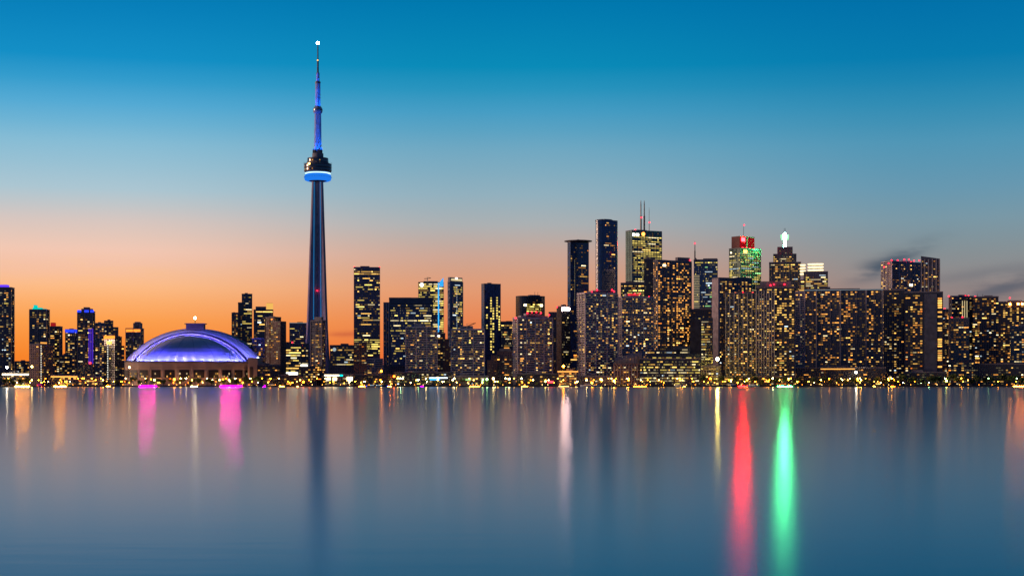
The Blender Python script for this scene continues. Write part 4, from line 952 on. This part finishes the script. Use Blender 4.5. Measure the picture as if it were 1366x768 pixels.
# ---------------------------------------------------------------- lamps on the quay
LC = {'violet': (.35,.0,1), 'red': (1,.0004,.0004), 'grass': (.03,1,.16), 'blush': (1,.62,.55), 'amber': (1,.27,.010), 'fire': (1,.13,.004), 'warm': (1,.42,.045), 'pale': (1,.66,.22), 'white': (1,.85,.6), 'green': (.45,1,.3), 'lime': (1,.72,.10), 'cool': (.7,.85,1), 'mag': (1,.0,.36)}
def LM(c_, k_): return emis('lamp_glass_%s_%s' % (c_, str(k_).replace('.', '_')), LC[c_], k_)
def lamp_proto(mat, h, r):
    root = empty('street_lamp'); s_ = MB(); s_.bar((0,0,0),(0,0,h),.12,6); s_.bar((0,0,h),(.5,0,h+.2),.08,5); s_.build('pole', steel, root)
    ball_obj('lamp_head', mat, root, (.6,0,h+.2), r); return root
LP = {}
def lamp(px, Y, h, col, kk, r, label, group=None):
    key = (col, kk, r, h)
    if key in LP: o = copy_tree(LP[key])
    else: o = LP[key] = lamp_proto(LM(col, kk), h, r)
    o.location = (WX(px, Y), Y, GZ); tag(o, label, 'street lamp', group or ('lamps: '+label)); return o
rr = random.Random(21)
def lamps(x0, x1, n, cols, label, kmul=1):
    for i in range(n):
        px = x0+(x1-x0)*min(.995, max(.005, ((i//3)*3+1.5+rr.gauss(0,.9))/n)); Y = rr.choice((2006, 2016, 2028, 2040, 2060)); h = rr.choice((3.5, 5, 7, 9)); cl = rr.choice(cols)
        lamp(px, Y, h, cl, rr.choice((30, 60, 150)), .45 if h < 6 else .62, {'amber':'amber','warm':'yellow','pale':'cream white','white':'white','fire':'orange','green':'greenish','cool':'bluish white','mag':'magenta'}[cl]+' street lamp '+label, 'street lamps '+label)
lamps(0,104,22,('amber','warm','amber','pale'),'on the quay left of the rounded blue crowned tower')
lamps(104,166,14,('amber','fire','warm','amber'),'on the quay just left of the stadium')
lamps(166,350,34,('amber','warm','amber','fire','pale'),'on the quay before the domed stadium')
lamps(350,432,14,('amber','warm','fire'),'on the quay left of the needle tower foot')
lamps(432,520,16,('pale','warm','amber'),'on the quay right of the needle tower foot')
lamps(520,684,30,('pale','warm','green','warm','pale'),'on the quay below the pale banded condos')
lamps(684,855,28,('amber','warm','pale','amber'),'on the quay below the disc roofed tower')
lamps(855,962,16,('amber','warm','warm'),'on the quay before the long lit office')
lamps(962,1062,20,('amber','warm','amber','pale'),'on the quay below the ribbed condos')
lamps(1062,1205,34,('amber','warm','pale','warm'),'on the quay below the very long slab')
lamps(1205,1366,14,('warm','green','amber'),'on the dark quay at the right end')
# the strongest ones
for (px, y, Y, cl, kk, r, lb) in (
  (8.5,490,2062,'white',60,1.5,'bright white lamp above the pavilion at the far left'),
  (42,489,2062,'pale',40,1.2,'tall cream lamp at left foot of teal crowned tower'),
  (232,506,2030,'amber',60,1.2,'brilliant amber lamp before the middle of the stadium'),
  (172,490,2062,'pale',40,1.2,'tall floodlight pole left of the stadium wall'),
  (404,509.5,2010,'fire',50,1.3,'low orange lamp left of needle tower foot'),
  (508,495,2062,'amber',40,1.3,'tall amber lamp right of the narrow brown block'),
  (525,502,2040,'fire',45,1.2,'orange lamp in front of the blue glass block'),
  (649,506,2020,'green',30,1.2,'left one of the greenish white glaring quay lamps'),
  (657.5,505,2020,'pale',50,1.3,'middle one of the three glaring quay lamps by dark pier shed'),
  (678.5,505.5,2020,'pale',50,1.3,'right one of the three glaring quay lamps by dark pier shed'),
  (727,508.5,2015,'lime',35,1.1,'low yellow lamp left of the red awning'),
  (751,488.5,2080,'amber',90,1.6,'brilliant amber lamp above the two storey terminal'),
  (801,506,2025,'warm',55,1.3,'yellow lamp left of the arcaded brick terminal'),
  (818.5,508,2015,'warm',70,1.3,'low bright yellow lamp at corner of the arcaded terminal'),
  (956.5,479,2062,'lime',420,2.0,'blazing yellow mast lamp left of the ribbed condos'),
  (946.5,505,2030,'fire',40,1.1,'low orange lamp by the moored ferry'),
  (1141.5,496.5,2100,'white',70,1.4,'bright white lamp above the dark terraced hall'),
  (1262,508,2020,'lime',40,1.2,'greenish yellow lamp on the dark right quay'),
  (789,510.5,2006,'amber',60,1.2,'low glaring orange lamp on quay below disc roofed tower')):
    h = max(1.5, WZ(y, Y)-GZ); lamp(px, Y, round(h,1), cl, kk, r, lb, 'brightest lamps on the waterfront')
# bollard lights along the very edge
bp_ = empty('bollard_light'); s_ = MB(); s_.bar((0,0,0),(0,0,.9),.22,6); s_.build('post', steel, bp_); 
firstb = True
bl_m = {c_: LM(c_, k_) for c_, k_ in (('amber',14),('warm',12),('mag',30),('pale',10))}
def bollard(px, cl, r=.38, label=None, grp=None, Y=2002.2):
    o = empty('bollard_light', (WX(px, Y), Y, GZ)); p = link('post', bpb, o); ball_obj('lamp_head', bl_m[cl], o, (0,0,1.1), r)
    tag(o, label, 'bollard light', grp)
bpb = bp_.children[0].data
bpy.data.objects.remove(bp_.children[0]); bpy.data.objects.remove(bp_)
for i in range(90):
    px = 2+1362*(i+rr.uniform(.1,.9))/90
    sec_ = 'west of the needle tower' if px < 420 else 'between needle tower and the spired tower' if px < 930 else 'east of the spired tower'
    cl = rr.choice(('amber','warm','amber','pale')); bollard(px, cl, .36, 'small %s bollard light on the quay edge %s' % ({'amber':'amber','warm':'yellow','pale':'cream'}[cl], sec_), 'bollard lights on the quay edge')
# coloured light rails at the water: magenta, red, green, amber ones added to make streaks
def deck(label, px0, px1, cl, kk, z0_=.3, z1_=.8, Y=1999.6):
    rt = empty('light_rail', (WX(px0,Y), Y, 0)); tag(rt, label, 'light rail', 'coloured light rails on the quay wall'); L = WX(px1,Y)-WX(px0,Y)
    s_ = MB(); s_.box(0, L, 0, .25, z0_, z1_); s_.build('light_tube', emis('deck_'+cl+str(kk), LC.get(cl) or EC[cl], kk), rt)
    s_ = MB(); s_.box(-.2, L+.2, .26, .38, z0_-.15, z1_+.15); s_.build('bracket', steel, rt)
deck('added magenta light rail on quay wall under the left half of the stadium',186,208,'mag',2600)
deck('added magenta light rail on quay wall under the right half of the stadium',294,322,'mag',2600)
deck('short violet light rail right of the stadium corner',351.5,354,'violet',160)
deck('blue light rail on the quay below the narrow brown block',488,517,'blue',4,.6,1.3)
deck('short violet light rail below the wide blue glass block',561,565,'violet',22)
deck('added orange light rail on quay wall at far left',20,39,'amber',2000)
deck('added orange light rail on quay wall under the slim blue crowned tower',72,88,'amber',1200)
deck('added orange light rail on quay wall just left of the stadium',142,147,'fire',900)
deck('pink white light rail below the white sign tower',745,759,'pale',5)
deck('added orange light rail below the long lit office',850,858,'fire',420)
deck('pale light rail below the middle of the stadium',254,263,'pale',120)

deck('added red light rail on quay wall beneath the ribbed condos',984,1003,'red',1500)
deck('added green light rail on quay wall below twin toned condo',1037,1057,'grass',500)
deck('added deep orange light rail below the tall slab tower',479,486,'fire',600)
deck('added orange light rail right of the blue light rail',518,522,'fire',800)
deck('added amber light rail left of the needle tower foot',373,379,'amber',260)
deck('added thin amber light rail close to needle tower foot',396,398,'fire',800)
deck('added amber light rail right of the raised canopy',627,640,'amber',110)
deck('added amber light rail left of the dark pier shed',696,704,'amber',130)
deck('added amber light rail under the arcaded brick terminal',845,862,'fire',120)
deck('added thin amber light rail under the right part of the long lit office',911,914,'amber',320)
deck('added thin amber light rail below the very long slab',1165,1168,'amber',180)
deck('added red orange light rail right of the very long slab',1186,1194,'fire',70)
deck('added orange light rail at the right end of the quay',1352,1378,'fire',600)
# ---------------------------------------------------------------- boats
def hull(name, label, px0, px1, hullc, cabc, h, Y=1994, cat='boat', litc=None, up=1.0):
    L = WX(px1,Y)-WX(px0,Y); rt = empty(name, (WX(px0,Y), Y, 0)); tag(rt, label, cat, 'boats moored along the quay')
    n = 12; s_ = MB(); W_ = min(7, L*.28)/2
    def sec(t_): 
        bw_ = W_*(1-abs(2*t_-1)**3.5*.9); sheer = .35*abs(2*t_-1)**2*h; return bw_, sheer
    for i in range(n):
        a, b_ = i/n, (i+1)/n; (wa, sa), (wb_, sb_) = sec(a), sec(b_)
        s_.quad((a*L,-wa*.6,-.4),(b_*L,-wb_*.6,-.4),(b_*L,-wb_,h*.42+sb_),(a*L,-wa,h*.42+sa))
        s_.quad((b_*L,wb_*.6,-.4),(a*L,wa*.6,-.4),(a*L,wa,h*.42+sa),(b_*L,wb_,h*.42+sb_))
        s_.quad((a*L,-wa,h*.42+sa),(b_*L,-wb_,h*.42+sb_),(b_*L,wb_,h*.42+sb_),(a*L,wa,h*.42+sa))
    s_.build('hull', hullc, rt)
    s_ = MB(); s_.box(L*.16, L*.8, -W_*.7, W_*.7, h*.43, h*.78); cb = s_.build('cabin', cabc, rt)
    s_ = MB(); s_.box(L*.24, L*.6, -W_*.55, W_*.55, h*.79, h*.79+h*.28*up); s_.build('upper_deck', cabc, rt)
    s_ = MB(); s_.bar((L*.5,0,h*.8),(L*.5,0,h*1.7),.09,5); s_.build('mast', steel, rt)
    m_ = max(3, int(L/3))
    for i in range(m_):
        if chance(i, L, 4) < .8: quad_obj('window', WIN(litc or 'warm', 1.8), cb, (L*.18+L*.6*i/m_, -W_*.7-.06, h*.5), L*.6/m_*.6, h*.17)
navy = plain('navy_hull', (.02,.03,.08), .4); wht = plain('boat_white', (.5,.5,.52), .4); blk = plain('black_hull', (.02,.02,.025), .4)
hull('ferry','long navy blue ferry moored beside the black low block',936,966,navy,plain('ferry_blue',(.03,.05,.12)),4.6,1992,'ferry')
hull('ferry','navy blue ferry with pale cabin moored left of the ribbed condos',966,985,navy,wht,4.2,1993,'ferry')
hull('tour_boat','white tour boat with lit cabin below the disc roofed tower',774,800,wht,wht,3.8,1995,litc='amber')
hull('tour_boat','bright lit tour boat beneath the ribbed condos',996,1013,wht,wht,3.4,1994,litc='pale')
hull('sailing_boat','small dark boat near the far left shore',2,14,blk,blk,3,1994)
hull('tour_boat','small boat with a pink red cover before the teal crowned tower',49,58,plain('pink_cover',(.7,.04,.15)),plain('pink_cover',(.7,.04,.15)),4.5,1996,litc='mag')
hull('tour_boat','dark boat moored at the stadium forecourt right end',330,348,navy,blk,3.6,1994)
hull('tour_boat','low boat with yellow lit cabin right of the stadium',355,370,blk,wht,3.8,1995,litc='warm')
hull('tour_boat','blue lit boat below the narrow brown block',489,516,navy,navy,3.4,1996,litc='cool')
hull('tour_boat','dark boat moored before the arcaded brick terminal',820,840,blk,blk,3.2,1994)
hull('tour_boat','small white boat before the long lit office',900,912,wht,wht,3.0,1995)
hull('sailing_boat','small black boat on the dark right shore',1176,1188,blk,blk,3.2,1994)
